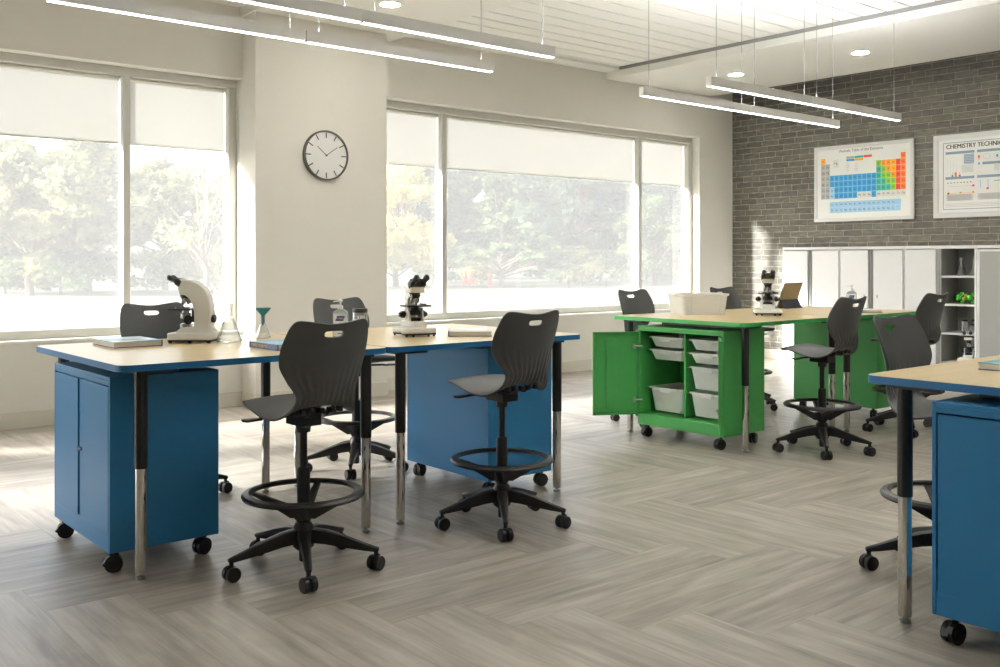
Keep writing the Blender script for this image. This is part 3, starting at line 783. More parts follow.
def cover_mat(name, kind):
    m = mat(name, (235,238,240), .3); nt = m.node_tree; b = nt.nodes['Principled BSDF']
    tc = nt.nodes.new('ShaderNodeTexCoord'); n = nt.nodes.new('ShaderNodeTexNoise'); n.inputs['Scale'].default_value = 7
    n.inputs['Detail'].default_value = 1; nt.links.new(tc.outputs['Object'], n.inputs['Vector'])
    r = nt.nodes.new('ShaderNodeValToRGB'); nt.links.new(n.outputs['Fac'], r.inputs[0]); e = r.color_ramp.elements
    a, c_ = {'photo': ((236,240,242),(96,170,205)), 'teal': ((60,150,180),(150,205,215)), 'sky': ((120,180,220),(170,215,235))}[kind]
    e[0].position = .45; e[0].color = lin(a)+(1,); e[1].position = .6; e[1].color = lin(c_)+(1,)
    nt.links.new(r.outputs[0], b.inputs['Base Color']); return m
M['cv_photo'] = cover_mat('cover_white_blue', 'photo'); M['cv_teal'] = cover_mat('cover_teal', 'teal'); M['cv_sky'] = cover_mat('cover_sky', 'sky')
def book(label, loc, rz, w, l, h, cover, board, spine_side, group='hardback books on the tables', printing=False):
    """x 0..w, y 0..l; spine on '-x','+x','-y' side"""
    t = thing('book', label, 'book', loc, rz, group); e = .004; c_ = .003
    x0, x1, y0, y1 = e, w-e, e, l-e
    if spine_side == '-x': x0 = .003
    if spine_side == '+x': x1 = w-.003
    obj('pages', MB().box(x0, x1, y0, y1, c_, h-c_), 'page', t, smooth=False)
    obj('back_cover', MB().box(0, w, 0, l, 0, c_), board, t, bevel=.001)
    obj('front_cover', MB().box(0, w, 0, l, h-c_, h), cover, t, bevel=.001)
    sp = MB()
    if spine_side == '-x': sp.box(-.002, .003, 0, l, 0, h)
    else: sp.box(w-.003, w+.002, 0, l, 0, h)
    so = obj('spine', sp, board, t, bevel=.001)
    if printing:
        g = MB(); rr = random.Random(3); y_ = l-.018
        for k in range(15):
            wd = rr.choice((.006,.008,.010)); hh = h*.52
            y_ -= wd+.0035
            if k in (6,): y_ -= .006
            g.box(-.0026, -.0019, y_, y_+wd*.34, h*.24, h*.24+hh); g.box(-.0026, -.0019, y_, y_+wd, h*.24+hh*rr.choice((0,.42,.84)), h*.24+hh*rr.choice((.16,.58,1)))
        obj('spine_lettering', g, 'gold', so, smooth=False)
    return t
book('white and light blue hardback lying near the left end of the blue table', (1.640,4.925,ZT), 0, .245, .318, .030, 'cv_photo', 'navy', '+x')
book('blue hardback with gold spine lettering, half hidden by the nearest stool', (2.196,4.27,ZT), R(1), .23, .295, .029, 'cv_sky', 'blue_cover', '-x', printing=True)
book('white hardback lying right of the small microscope on the blue table', (3.362,4.460,ZT), R(-38), .25, .285, .029, 'white_paper', 'navy', '-x')
book('grey-paged hardback lying far back on the green table behind a stool', (7.50,4.31,ZT), R(-38), .22, .2, .022, 'white_paper', 'navy', '-x')
book('teal-covered hardback at the right edge of the photo on the nearest table', (3.965,1.47,ZT), 0, .22, .285, .028, 'cv_teal', 'navy', '+x')

def sanitizer(label, loc, rz):
    t = thing('hand_sanitizer_bottle', label, 'bottle', loc, rz, 'pump bottles of hand sanitizer')
    out = rrect(-.041,.041,-.023,.023,.014,6); L = [(.96,0),(1,.01),(1,.146),(.96,.152),(.8,.157),(.4,.166)]
    vs = [(x*s,y*(s if s > .5 else s*1.4),z) for s, z in L for x,y in out]; n = len(out); fs = []
    for k in range(len(L)-1):
        for j in range(n): fs.append((k*n+j, k*n+(j+1)%n, (k+1)*n+(j+1)%n, (k+1)*n+j))
    fs.append(tuple(range(n-1,-1,-1))); fs.append(tuple((len(L)-1)*n+j for j in range(n)))
    b = obj('bottle_body', MB().add(vs, fs), 'gel', t)
    p = MB(); p.lathe([(.014,.164),(.015,.182),(.011,.186),(.005,.188),(.005,.206),(.011,.208),(.012,.217),(.006,.220)], 20)
    p.prism([(0,.207),(0,.217),(-.036,.212),(-.040,.204),(-.032,.205)], -.007, .007, 'y')
    obj('pump', p, 'kick', t, bevel=.001)
    lb = MB(); lb.box(-.036,.036,-.0244,-.0234,.018,.142); obj('label', lb, 'white_paper', t, smooth=False)
    lg = MB(); lg.add([(-.026,-.0248,.102),(.018,-.0248,.102),(.028,-.0248,.130),(-.016,-.0248,.130)], [(0,1,2,3)])
    lg.add([(-.012,-.0248,.032),(.014,-.0248,.032),(.014,-.0248,.036),(-.012,-.0248,.036)], [(0,1,2,3)])
    g = obj('logo', lg, 'label_blue', t, smooth=False)
    tx = MB(); text_mb(tx, 'PURELL', .0135, lambda x,y: (x+y*.2+.001,-.0252,.116+y)); obj('lettering', tx, 'white_paper', g, smooth=False)
    return t
s1 = sanitizer('pump bottle of hand sanitizer with a blue logo on the blue table', (2.79,4.69,ZT), R(-38))
dup(s1, (7.88,4.58,ZT), R(-60), 'clear pump bottle of hand sanitizer on the green table by the white cabinets')
def jar(label, loc, h=.16, r=.043, group=None, fill='cab_white', name='jar', cat='jar'):
    t = thing(name, label, cat, loc, 0, group)
    obj('glass_body', MB().lathe([(r*.9,0),(r,.006),(r,h*.85),(r*.9,h*.88),(r*.87,h*.88),(r*.96,h*.84),(r*.96,.01),(0.001,.006)], 32), 'glass', t)
    obj('lid', MB().lathe([(r*.98,h*.86),(r*1.0,h*.87),(r*1.0,h*.98),(r*.95,h)], 32), 'scope_black', t)
    return t
j1 = jar('clear glass jar with a black lid beside the hand sanitizer', (2.985,4.80,ZT))
for k in range(14):
    a = k*2.4; rr_ = .029*math.sqrt((k+.5)/14)
    pass
st = MB()
for k in range(9):
    a = k*2.4; q = .026*math.sqrt((k+.5)/9); st.tube([(q*math.cos(a),q*math.sin(a),.008),(q*math.cos(a)*1.1,q*math.sin(a)*1.1,.118)], .004, 8)
so_ = obj('cotton_swabs', st, 'white_paper'); so_.location = (2.985,4.80,ZT); so_['kind'] = 'stuff'; tag(so_, 'white swabs standing inside the black-lidded jar', 'swabs')

# white tub
def tub(label, loc, rz, W=.205, D=.155, H=.168):
    t = thing('plastic_tub', label, 'tub', loc, rz)
    outl = lambda a,b,r: rrect(-a,a,-b,b,r,5)
    L = [(outl(W-.022,D-.022,.03),0),(outl(W-.006,D-.006,.03),H-.02),(outl(W,D,.03),H-.018),(outl(W+.006,D+.006,.03),H-.012),(outl(W+.006,D+.006,.03),H),(outl(W-.004,D-.004,.028),H),(outl(W-.010,D-.010,.028),H-.02),(outl(W-.026,D-.026,.028),.004)]
    n = len(L[0][0]); vs = [(x,y,z) for P,z in L for x,y in P]; fs = []
    for k in range(len(L)-1):
        for j in range(n): fs.append((k*n+j, k*n+(j+1)%n, (k+1)*n+(j+1)%n, (k+1)*n+j))
    fs.append(tuple(range(n-1,-1,-1))); fs.append(tuple((len(L)-1)*n+j for j in range(n)))
    obj('tub_body', MB().add(vs, fs), 'tub', t, ang=45)
    rb = MB()
    for x in (-.12,.12): rb.box(x-.004,x+.004,-D+.0,-D+.012,.02,H-.02)
    rb.box(W+.004,W+.022,-.05,.05,H-.02,H-.006); rb.box(-W-.022,-W-.004,-.05,.05,H-.02,H-.006)
    obj('grip', rb, 'tub', t, bevel=.002)
a14 = R(-40+13)
tub('large white translucent plastic tub on the green table', (6.345,5.05,ZT), a14)

# tablet with keyboard cover
t = thing('tablet_computer', 'tan-backed tablet propped open on a dark navy cover on the green table', 'tablet', (7.75,5.15,ZT), 0)
def slab(mb, p0, p1, hw, th):   # a plate from p0 to p1 in the (y,z) plane, spanning x
    d = Vector((0,p1[0]-p0[0],p1[1]-p0[1])); n_ = Vector((0,-d.z,d.y)).normalized()*th
    a, b = Vector((0,)+tuple(p0)), Vector((0,)+tuple(p1)); ex = Vector((hw,0,0))
    vs = [a-ex,a+ex,b+ex,b-ex,a-ex+n_,a+ex+n_,b+ex+n_,b-ex+n_]
    mb.add(vs, [(0,3,2,1),(4,5,6,7),(0,1,5,4),(1,2,6,5),(2,3,7,6),(3,0,4,7)])
q = MB(); slab(q, (.005,.008), (-.075,.235), .14, .007); obj('tablet_back', q, 'tan', t, bevel=.003)
q = MB(); slab(q, (.000,.010), (-.070,.229), .13, .0005); 
scr = MB(); slab(scr, (.0135,.016), (-.0605,.226), .132, .0006); obj('screen', scr, 'lens', t, smooth=False)
q = MB(); slab(q, (-.028,.080), (-.075,.001), .14, .004); q.box(-.14,.14,.0,.16,.0,.006); obj('folding_cover', q, 'darknavy', t, bevel=.0015)

# ---------------------------------------------------------------- clock
t = thing('wall_clock', 'round wall clock with grey rim and white face on the pillar', 'clock', (4.722,8.232,2.353), 0)
Rx = Matrix.Rotation(R(90), 4, 'X')
obj('rim', MB().lathe([(.236,0.0),(.238,.02),(.238,.045),(.230,.048),(.224,.046),(.223,.030),(.10,.028),(.001,.028)], 72, T=Rx), 'clock_rim', t)
obj('face', MB().lathe([(.223,.031),(.001,.032)], 64, T=Rx), 'clock_face', t)
mk = MB()
for k in range(12):
    T = Rx @ Matrix.Rotation(2*PI*k/12, 4, 'Z'); mk.box(-.005,.005,.165,.218,.0325,.0345, T=T)
obj('hour_marks', mk, 'clock_mark', t, smooth=False)
for nm, a, L in (('hour_hand', 50, .125), ('minute_hand', -55, .145)):
    T = Rx @ Matrix.Rotation(R(a), 4, 'Z'); obj(nm, MB().box(-.0028,.0028,-.012,L,.036,.038, T=T), 'clock_mark', t, smooth=False)
obj('centre_pin', MB().lathe([(.008,.03),(.008,.041),(.004,.043)], 16, T=Rx), 'clock_mark', t)

# ---------------------------------------------------------------- posters on the brick wall (face -X)
def pm(name, c_): M[name] = mat(name, c_, .55); return name
PC = [pm('print_paper',(240,240,238)), pm('print_grey',(178,178,178)), pm('print_orange',(255,178,20)), pm('print_blue',(50,160,222)), pm('print_teal',(50,182,168)),
      pm('print_lime',(140,205,50)), pm('print_amber',(255,160,30)), pm('print_red',(240,80,35)), pm('print_dorange',(255,122,35)), pm('print_pale',(165,210,240)),
      pm('print_ink',(50,50,52)), pm('print_cell',(226,226,224)), pm('print_slate',(140,165,185)), pm('print_magenta',(222,40,140)), pm('print_lightgrey',(200,203,205))]
def picture_frame(t, Wd, Hd, fw):
    f = MB(); 
    o = [(0,0),(Wd,0),(Wd,Hd),(0,Hd)]; 
    f.box(-.025,0,-Wd,0,0,fw); f.box(-.025,0,-Wd,0,Hd-fw,Hd); f.box(-.025,0,-fw,0,fw,Hd-fw); f.box(-.025,0,-Wd,-Wd+fw,fw,Hd-fw)
    obj('frame', f, 'cab_white', t, bevel=.006)
    obj('sheet', MB().box(-.012,0,-Wd+fw*.9,-fw*.9,fw*.9,Hd-fw*.9), 'print_paper', t, smooth=False)
def cell(mb, y_, z, w, h, mi, d=0):    # y_ measured rightwards in the view from the left edge
    X = -.0126-d*.0004
    mb.add([(X,-y_,z),(X,-y_-w,z),(X,-y_-w,z+h),(X,-y_,z+h)], [(0,1,2,3)], mi)
XP = XB-.004
t = thing('periodic_table_poster', 'framed periodic table poster with coloured cells on the brick wall', 'poster', (XP,7.180,1.852), 0, None)
picture_frame(t, 1.358, .98, .045)
pr = MB(); cw, chh, ox, oz = .0641, .076, .099, .827-.0
SY = {1:{1:'H',18:'He'},2:{1:'Li',2:'Be',13:'B',14:'C',15:'N',16:'O',17:'F',18:'Ne'},3:{1:'Na',2:'Mg',13:'Al',14:'Si',15:'P',16:'S',17:'Cl',18:'Ar'}}
def rowsym(s_, c0): return {c0+i: x for i, x in enumerate(s_.split())}
SY[4] = rowsym('K Ca Sc Ti V Cr Mn Fe Co Ni Cu Zn Ga Ge As Se Br Kr', 1); SY[5] = rowsym('Rb Sr Y Zr Nb Mo Tc Ru Rh Pd Ag Cd In Sn Sb Te I Xe', 1)
SY[6] = rowsym('Cs Ba La Hf Ta W Re Os Ir Pt Au Hg Tl Pb Bi Po At Rn', 1); SY[7] = rowsym('Fr Ra Ac Rf Db Sg Bh Hs Mt Ds Rg Cn Nh Fl Mc Lv Ts Og', 1)
pb = {13:'5,4,4,4,4',14:'6,5,5,4,4',15:'6,6,5,5,4',16:'2,2,6,5,5',17:'7,7,7,7,7'}
sym = MB()
for r_ in range(1,8):
    for c_, s_ in SY[r_].items():
        if r_ == 1 and c_ == 1: mi = 2
        elif c_ <= 2: mi = 1
        elif c_ == 18: mi = 8 if r_ < 7 else 11
        elif c_ >= 13: mi = int(pb[c_].split(',')[r_-2]) if r_ < 7 else 11
        elif c_ == 3 and r_ >= 6: mi = 9
        elif r_ == 7 and c_ in (9,10,11): mi = 11
        else: mi = 3
        z = oz-r_*chh; y_ = ox+(c_-1)*cw
        cell(pr, y_, z, cw-.003, chh-.003, mi)
        text_mb(sym, s_, .034, (lambda yy, zz: lambda x, y: (-.0136,-(yy+x),zz+y))(y_+cw/2, z+chh*.45))
for k, s_ in enumerate('Ce Pr Nd Pm Sm Eu Gd Tb Dy Ho Er Tm Yb Lu'.split()+['']):
    for rr_, ss in ((0, s_), (1, ('Th Pa U Np Pu Am Cm Bk Cf Es Fm Md No Lr'.split()+[''])[k])):
        z = oz-7*chh-.036-(rr_+1)*.073; y_ = ox+(k+2)*cw
        cell(pr, y_, z, cw-(.003 if rr_ else .0), .070, 9 if rr_ else 3 if False else 9)
        if ss: text_mb(sym, ss, .030, (lambda yy, zz: lambda x, y: (-.0136,-(yy+x),zz+y))(y_+cw/2, z+.034))
for (a, b, mi) in ((0,0,1),(0,1,3),(1,0,4),(1,1,2),(2,0,7)):
    cell(pr, .46+a*.118, .800-b*.032-(-.018 if a == 2 else 0)*0, .114, .028, mi)
cell(pr, .27,.70,.085,.10,11)
obj('coloured_cells', pr, PC, t, smooth=False)
text_mb(sym, 'Periodic Table of the Elements', .048, lambda x, y: (-.0136,-(.66+x),.902+y))
text_mb(sym, 'Mg', .04, lambda x, y: (-.0140,-(.312+x),.75+y))
for k in range(5):
    for c0 in (.48,.60): text_mb(sym, '-----', .03, (lambda c0, k: lambda x, y: (-.0136,-(c0+x),.735-k*.022+y))(c0, k))
obj('printed_letters', sym, 'print_ink', t, smooth=False)

t = thing('chemistry_poster', 'framed chemistry techniques poster with blue border, cut by the right photo edge', 'poster', (XP,5.585,1.852), 0, None)
picture_frame(t, 1.36, .98, .06)
pr = MB()
bw = .008
for a, b, w_, h_ in ((.115,.095,1.13,bw),(.115,.875,1.13,bw),(.115,.095,bw,.788),(1.237,.095,bw,.788)): cell(pr, a, b, w_, h_, 12)
cols = (.145, .51, .875); 
rg = random.Random(5)
for ci, cx in enumerate(cols):
    for rz_, top in ((0,.745),(1,.450)):
        cell(pr, cx, top, .335, .030, 12)
        for k in range(7 if rz_ == 0 else 6):     # small grey text lines
            cell(pr, cx+(.19 if rz_ == 0 else .01), top-.145-k*.0125+(.0 if rz_ == 0 else -.04), .135 if rz_ == 0 else .31, .006, 14)
# first panel: diagram with table and coloured pipettes
cell(pr, .36,.62,.115,.115,12); 
for k in range(6): cell(pr, .362,.627+k*.019,.11,.004,0,1)
for k in range(4): cell(pr, .165+k*.035,.50,.0025,.20-.03*k,14)
for x_, mi in ((.215,3),(.255,8),(.30,13)): cell(pr, x_,.478,.022,.022,mi); cell(pr, x_+.008,.50,.006,.035,14)
cell(pr, .252,.50,.026,.03,8)
for k in range(8): cell(pr, .165+k*.038,.405,.016,.008,10)
cell(pr, .17,.365,.30,.004,14); cell(pr, .455,.355,.025,.022,13); cell(pr, .17,.285,.30,.004,2)
cell(pr, .165,.275,.025,.022,7); cell(pr, .31,.28,.022,.020,2); cell(pr, .455,.28,.025,.022,2)
# second panel
cell(pr, .52,.68,.024,.03,8); cell(pr, .528,.655,.008,.03,8)
cell(pr, .524,.60,.016,.03,3)
for k in range(2):
    cxx = .62+k*.115
    ring = [(cxx+.042*math.cos(a*PI/12), .690+.034*math.sin(a*PI/12)) for a in range(24)]; rin = [(cxx+.038*math.cos(a*PI/12), .690+.030*math.sin(a*PI/12)) for a in range(24)]
    vs = [(-.013,-a,b) for a,b in ring]+[(-.013,-a,b) for a,b in rin]
    pr.add(vs, [(i,(i+1)%24,24+(i+1)%24,24+i) for i in range(24)], 14)
cell(pr, .725,.675,.022,.03,3)
cell(pr, .57,.60,.27,.03,12); 
for x_ in (.545,.63): cell(pr, x_,.335,.008,.09,9)
cell(pr, .615,.315,.028,.02,13); cell(pr, .70,.405,.13,.008,12)
for k in range(6): cell(pr, .55,.20+k*.0125,.27,.006,14)
for k in range(6): cell(pr, .165,.20+k*.0125,.28,.006,14)
for k in range(3): cell(pr, .145,.125+k*.017,1.06,.006,14)
obj('printed_panels', pr, PC, t, smooth=False)
sy = MB()
for dx in (0, .0022, .0044): text_mb(sy, 'CHEMISTRY TECHNIQUES', .066, (lambda dx: lambda x, y: (-.0136-dx*.02,-(.150+dx+x),.832+y*1.12))(dx), align='LEFT')
obj('printed_title', sy, 'print_ink', t, smooth=False)

# ---------------------------------------------------------------- white storage cabinets along the brick wall
YC = [7.37, 6.543, 5.716, 4.889, 4.06]
lab = ['white steel storage cabinet at the far left of the row under the posters', 'white steel storage cabinet under the periodic table poster, second of the row',
       'white steel storage cabinet standing open with shelves of glassware', 'white steel storage cabinet at the right photo edge behind the open door']
for k in range(4):
    ya, yb = YC[k+1], YC[k]; w_ = (yb-ya); hw = w_/2-.0015
    t = thing('storage_cabinet', lab[k], 'cabinet', (11.0, (ya+yb)/2, 0), 0, 'white storage cabinets along the brick wall')
    D_ = .44; H_ = 1.52; b = MB(); th = .018
    b.box(0,D_,-hw,-hw+th,0,H_); b.box(0,D_,hw-th,hw,0,H_); b.box(D_-th,D_,-hw+th,hw-th,0,H_); b.box(0,D_-th,-hw+th,hw-th,H_-.035,H_); b.box(0,D_-th,-hw+th,hw-th,0,.08)
    if k == 2: b.box(0,D_-th,-.012,.012,.08,H_-.035)
    obj('body', b, 'cab_white', t, bevel=.002)
    if k == 2:
        for z in (.531,.857,1.178,.20):
            obj('shelf', MB().box(.02,D_-th,-hw+th,-.012,z-.022,z), 'cab_white', t, bevel=.002)
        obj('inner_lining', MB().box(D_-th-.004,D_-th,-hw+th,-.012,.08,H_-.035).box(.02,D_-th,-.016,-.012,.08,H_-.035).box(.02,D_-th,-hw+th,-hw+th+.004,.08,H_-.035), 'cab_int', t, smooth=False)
    for s in (1, -1):
        L = hw-.045
        d = MB(); d.box(-.020, 0, min(0,-s*L), max(0,-s*L), .085, H_-.045)
        dd = obj('door', d, 'cab_white', t, bevel=.003)
        dd.location = (-.001, s*(hw-.012), 0)
        if k == 2 and s < 0:
            dd.rotation_euler = (0,0,R(164))
            obj('door_shade', MB().box(.0003,.003,.02,L-.02,.11,H_-.07), 'cab_int', dd, smooth=False)  # grey sheet puts shade into the open door's inner face
        obj('latch', MB().box(-.026,-.020,-s*(L-.05)-.006,-s*(L-.05)+.006,.90,.94), 'steel', dd)
    if k != 2: obj('door_recess', MB().box(.002,.012,-.034,.034,.085,H_-.04).box(-.012,.002,-.004,.004,.085,H_-.04), 'cab_gap', t, smooth=False)
    else: obj('door_recess', MB().box(-.012,.002,-.004,.034,.085,H_-.04), 'cab_gap', t, smooth=False)
# on its shelves (interior y 4.91..5.29)
flask('clear conical flask on the top shelf of the open white cabinet, left one', (11.16,5.13,1.178), .21, .065, 'flasks in the open cabinet')
flask('clear conical flask on the top shelf of the open white cabinet, right one', (11.16,4.98,1.178), .21, .065, 'flasks in the open cabinet')
def molecule(label, loc, seed, cols=('mol_green','mol_yel','mol_dark')):
    t = thing('molecule_model', label, 'molecule model', loc, 0, 'ball-and-stick molecule models')
    rg = random.Random(seed); c0 = Vector((0,0,.07))
    a = MB(); a.sphere(c0, .022, 14); obj('core_ball', a, cols[2], t)
    dirs = [Vector((0,0,1)),Vector((.9,0,-.2)),Vector((-.5,.8,-.1)),Vector((-.5,-.8,-.15)),Vector((.2,.4,-.9)),Vector((.1,-.9,.5)),Vector((-.2,.9,.5))]
    for i, d in enumerate(dirs):
        d = (d+Vector((rg.uniform(-.2,.2) for _ in range(3)))).normalized(); p = c0+d*.048
        a = MB(); a.tube([c0,p], .005, 8); st_ = obj('stick', a, 'page', t)
        a = MB(); a.sphere(p, .021 if i != 4 else .0215, 14); obj('ball', a, cols[i % 2], t)
    return t
molecule('green ball molecule model on the middle shelf of the open cabinet, left one', (11.10,5.085,.857), 1)
molecule('green and lime ball molecule model by the right side of the middle shelf', (11.08,4.945,.857), 2)
molecule('dark green molecule model at the back left of the middle shelf', (11.28,5.20,.857), 3, ('mol_dark','mol_dark','mol_dark'))
for (x_, y_, h_, l_) in ((11.12,5.07,.155,'black-lidded glass jar at the left end of the third cabinet shelf'),(11.20,4.99,.155,'tall black-lidded glass jar in the middle of the third cabinet shelf'),
                     (11.08,4.96,.11,'short black-lidded glass jar at the front right of the third cabinet shelf')):
    jar(l_, (x_, y_, .531), h_, .036, 'black-lidded jars in the open cabinet')
def scope_copy(): return dup(m3, (11.12,5.02,.20), R(-75), 'white microscope on the lowest visible shelf of the open white cabinet')
scope_copy()

# ---------------------------------------------------------------- pendant lights and downlights
def pendant(label, x0, x1, y_, zc):
    L = x1-x0; hx = L/2
    t = thing('pendant_light', label, 'lamp', ((x0+x1)/2, y_, 2.61), 0, 'linear pendant lights over the tables')
    obj('housing', MB().box(-hx,hx,-.023,.023,.003,.056).box(-hx,hx,-.023,-.0215,.056,.068).box(-hx,hx,.0215,.023,.056,.068), 'fixture', t, smooth=False)
    obj('diffuser', MB().box(-hx+.002,hx-.002,-.016,.016,-.001,.0029), 'lamp', t, smooth=False)
    obj('added_uplight', MB().box(-hx+.02,hx-.02,-.019,.019,.0561,.0572), 'added_uplight', t, smooth=False)  # glowing strip added inside the housing to brighten the ceiling
    for ex in (-hx-.003, hx): obj('end_cap', MB().box(ex,ex+.003,-.023,.023,-.003,.068), 'white_paint', t, smooth=False)
    for x in (-hx+.085, hx-.085):
        c_ = MB().tube([(x,0,.068),(x,0,zc-2.61)], .0022, 6)
        obj('cable', c_, 'cable', t)
    return t
pendant('linear pendant lamp nearest the left window, left half of its row', 1.362, 2.752, 5.040, 3.735)
pendant('linear pendant lamp nearest the left window, right half, ending above the clock', 2.768, 4.155, 5.040, 3.735)
pendant('linear pendant lamp of the front blue-table row, left half, cut by the photo top', 1.362, 2.752, 4.440, 3.735)
pendant('linear pendant lamp of the front blue-table row, right half, before the slatted ceiling', 2.768, 4.155, 4.440, 3.735)
pendant('linear pendant lamp over the green tables, window side, left half', 5.635, 6.985, 5.025, 3.735)
pendant('linear pendant lamp over the green tables, window side, right half', 6.995, 8.40, 5.025, 3.735)
pendant('linear pendant lamp over the green tables, room side, left half', 5.70, 7.005, 4.435, 3.735)
pendant('linear pendant lamp over the green tables, room side, right half', 7.015, 8.430, 4.435, 3.735)
for x_ in (3.5, 4.9):
    for yy in (1.6, 1.0): pendant('added fill linear pendant lamp above the right-hand blue table, out of the photo', x_, x_+1.39, yy, 3.62 if x_ < 4 and False else 3.735)  # unseen lamps, added as fill light for the room
dn = [(4.82,7.25,'round recessed downlight in the ceiling above the clock'),(9.87,7.27,'round recessed downlight in the soffit near the window corner'),(9.87,5.63,'round recessed downlight in the soffit above the periodic table poster')]
for x_, yy, l_ in dn + [(9.87,y2,'added unseen recessed downlight in the soffit, out of the photo') for y2 in (3.99,2.35,.7)] + [(4.82,y2,'added unseen recessed downlight in the left soffit, out of the photo') for y2 in (5.6,2.3,.6)]:  # those after dn are unseen, carried on along the rows for extra light
    t = thing('downlight', l_, 'lamp', (x_,yy,3.62), 0, 'recessed ceiling downlights')
    obj('trim_ring', MB().lathe([(.083,-.003),(.105,-.003),(.107,0),(.083,0)], 40, closed=True), 'white_paint', t)
    obj('lens', MB().lathe([(.084,-.004),(.001,-.004)], 36), 'down', t)

# ---------------------------------------------------------------- outside
ZG = -.30
struct('lawn', MB().box(-140, 220, YW+.31, 200, ZG-.5, ZG), 'grass', smooth=False)
def tree_meshes(kind, seed):
    """crown of leaf quads gathered in clumps + trunk with branches; unit: metres"""
    rg = random.Random(seed); lf = MB(); br = MB(); clumps = []
    if kind == 'round':
        H, n = 7.5, 46
        for i in range(n):
            a = rg.uniform(0, 2*PI); q = rg.random()**.5; z = rg.uniform(.18, 1); w_ = math.sin(PI*min(1, z*.86+.08))**.7
            clumps.append((Vector((math.cos(a)*q*3.3*w_, math.sin(a)*q*3.3*w_, z*H*.93)), rg.uniform(.6,1.15), .75))
        ls, den, tr = .19, 240, .16
    elif kind == 'tall':
        H, n = 13.5, 80
        for i in range(n):
            a = rg.uniform(0, 2*PI); q = rg.random()**.5; z = rg.uniform(.10, 1); w_ = (1-z)**.55+.12
            clumps.append((Vector((math.cos(a)*q*3.6*w_, math.sin(a)*q*3.6*w_, z*H*.97)), rg.uniform(.7,1.3), .45))
        ls, den, tr = .27, 200, .28
    elif kind == 'flat':
        H, n = 4.6, 34
        for i in range(n):
            a = rg.uniform(0, 2*PI); q = rg.random()**.5; z = 1.3+3.2*(1-q**2)*rg.uniform(.35,1)
            clumps.append((Vector((math.cos(a)*q*3.9, math.sin(a)*q*3.9, z)), rg.uniform(.6,1.0), .32))
        ls, den, tr = .17, 260, .14
    elif kind == 'bare':
        H, n = 6.8, 22
        for i in range(n):
            a = rg.uniform(0, 2*PI); q = rg.random()**.5; z = rg.uniform(.35, 1)
            clumps.append((Vector((math.cos(a)*q*2.3, math.sin(a)*q*2.3, z*H)), rg.uniform(.4,.8), .8))
        ls, den, tr = .08, 90, .11
    else:      # shrub
        H, n = 2.0, 16
        for i in range(n):
            clumps.append((Vector((rg.uniform(-2,2), rg.uniform(-.8,.8), rg.uniform(.3,1.5))), rg.uniform(.4,.7), .7))
        ls, den, tr = .10, 220, .05
    for c0, rad, fl in clumps:
        for k in range(int(den*rad)):
            d = Vector((rg.gauss(0,1), rg.gauss(0,1), rg.gauss(0,1))).normalized()*rad*rg.uniform(.45,1.05); d.z *= fl
            p = c0+d; u = Vector((rg.gauss(0,1), rg.gauss(0,1), rg.gauss(0,.6))).normalized(); v = u.cross(Vector((rg.gauss(0,1), rg.gauss(0,1), rg.gauss(0,1)))).normalized()
            s_ = ls*rg.uniform(.6,1.4)
            lf.add([p-u*s_, p-v*s_*.55, p+u*s_, p+v*s_*.55], [(0,1,2,3)])
    top = H*(.55 if kind in ('round','flat') else .9)
    pts = [(rg.uniform(-.1,.1)*i, rg.uniform(-.1,.1)*i, top*i/5) for i in range(6)]; pts[0] = (0,0,-.05)
    br.tube(pts, [tr*(1.35-.22*i) for i in range(6)], 8)
    for c0, rad, fl in clumps:
        if kind == 'shrub': break
        zz = min(c0.z*rg.uniform(.35,.7), top*.85); f = zz/top*5; i0 = int(f); a = Vector(pts[i0]).lerp(Vector(pts[min(5,i0+1)]), f-i0)
        mid = a.lerp(c0, .5)+Vector((0,0,.15)); br.tube([a, mid, c0], [tr*.42, tr*.25, tr*.08], 5)
    return lf, br
TM = {}
def tree(kind, leafm, label, cat, loc, sc=1.0, rz=0, group='trees across the lawn'):
    key = (kind, leafm)
    if key not in TM:
        lf, br = tree_meshes(kind, len(TM)*7+3)
        t = thing('tree' if kind != 'shrub' else 'shrub', label, cat, loc, rz, group)
        obj('foliage', lf, leafm, t, smooth=False)['kind'] = 'stuff'; obj('trunk', br, 'trunk', t)
        TM[key] = t
    else: t = dup(TM[key], loc, rz, label, group); t['category'] = cat
    t.scale = (sc,)*3; return t
FW = Vector((.6432,.7657)); RT = Vector((.7657,-.6432))
def at(px, d):    # a point on the lawn d metres ahead, on the ray through image column px
    p = FW*d + RT*((px-500)/976*d); return (p.x, p.y, ZG)
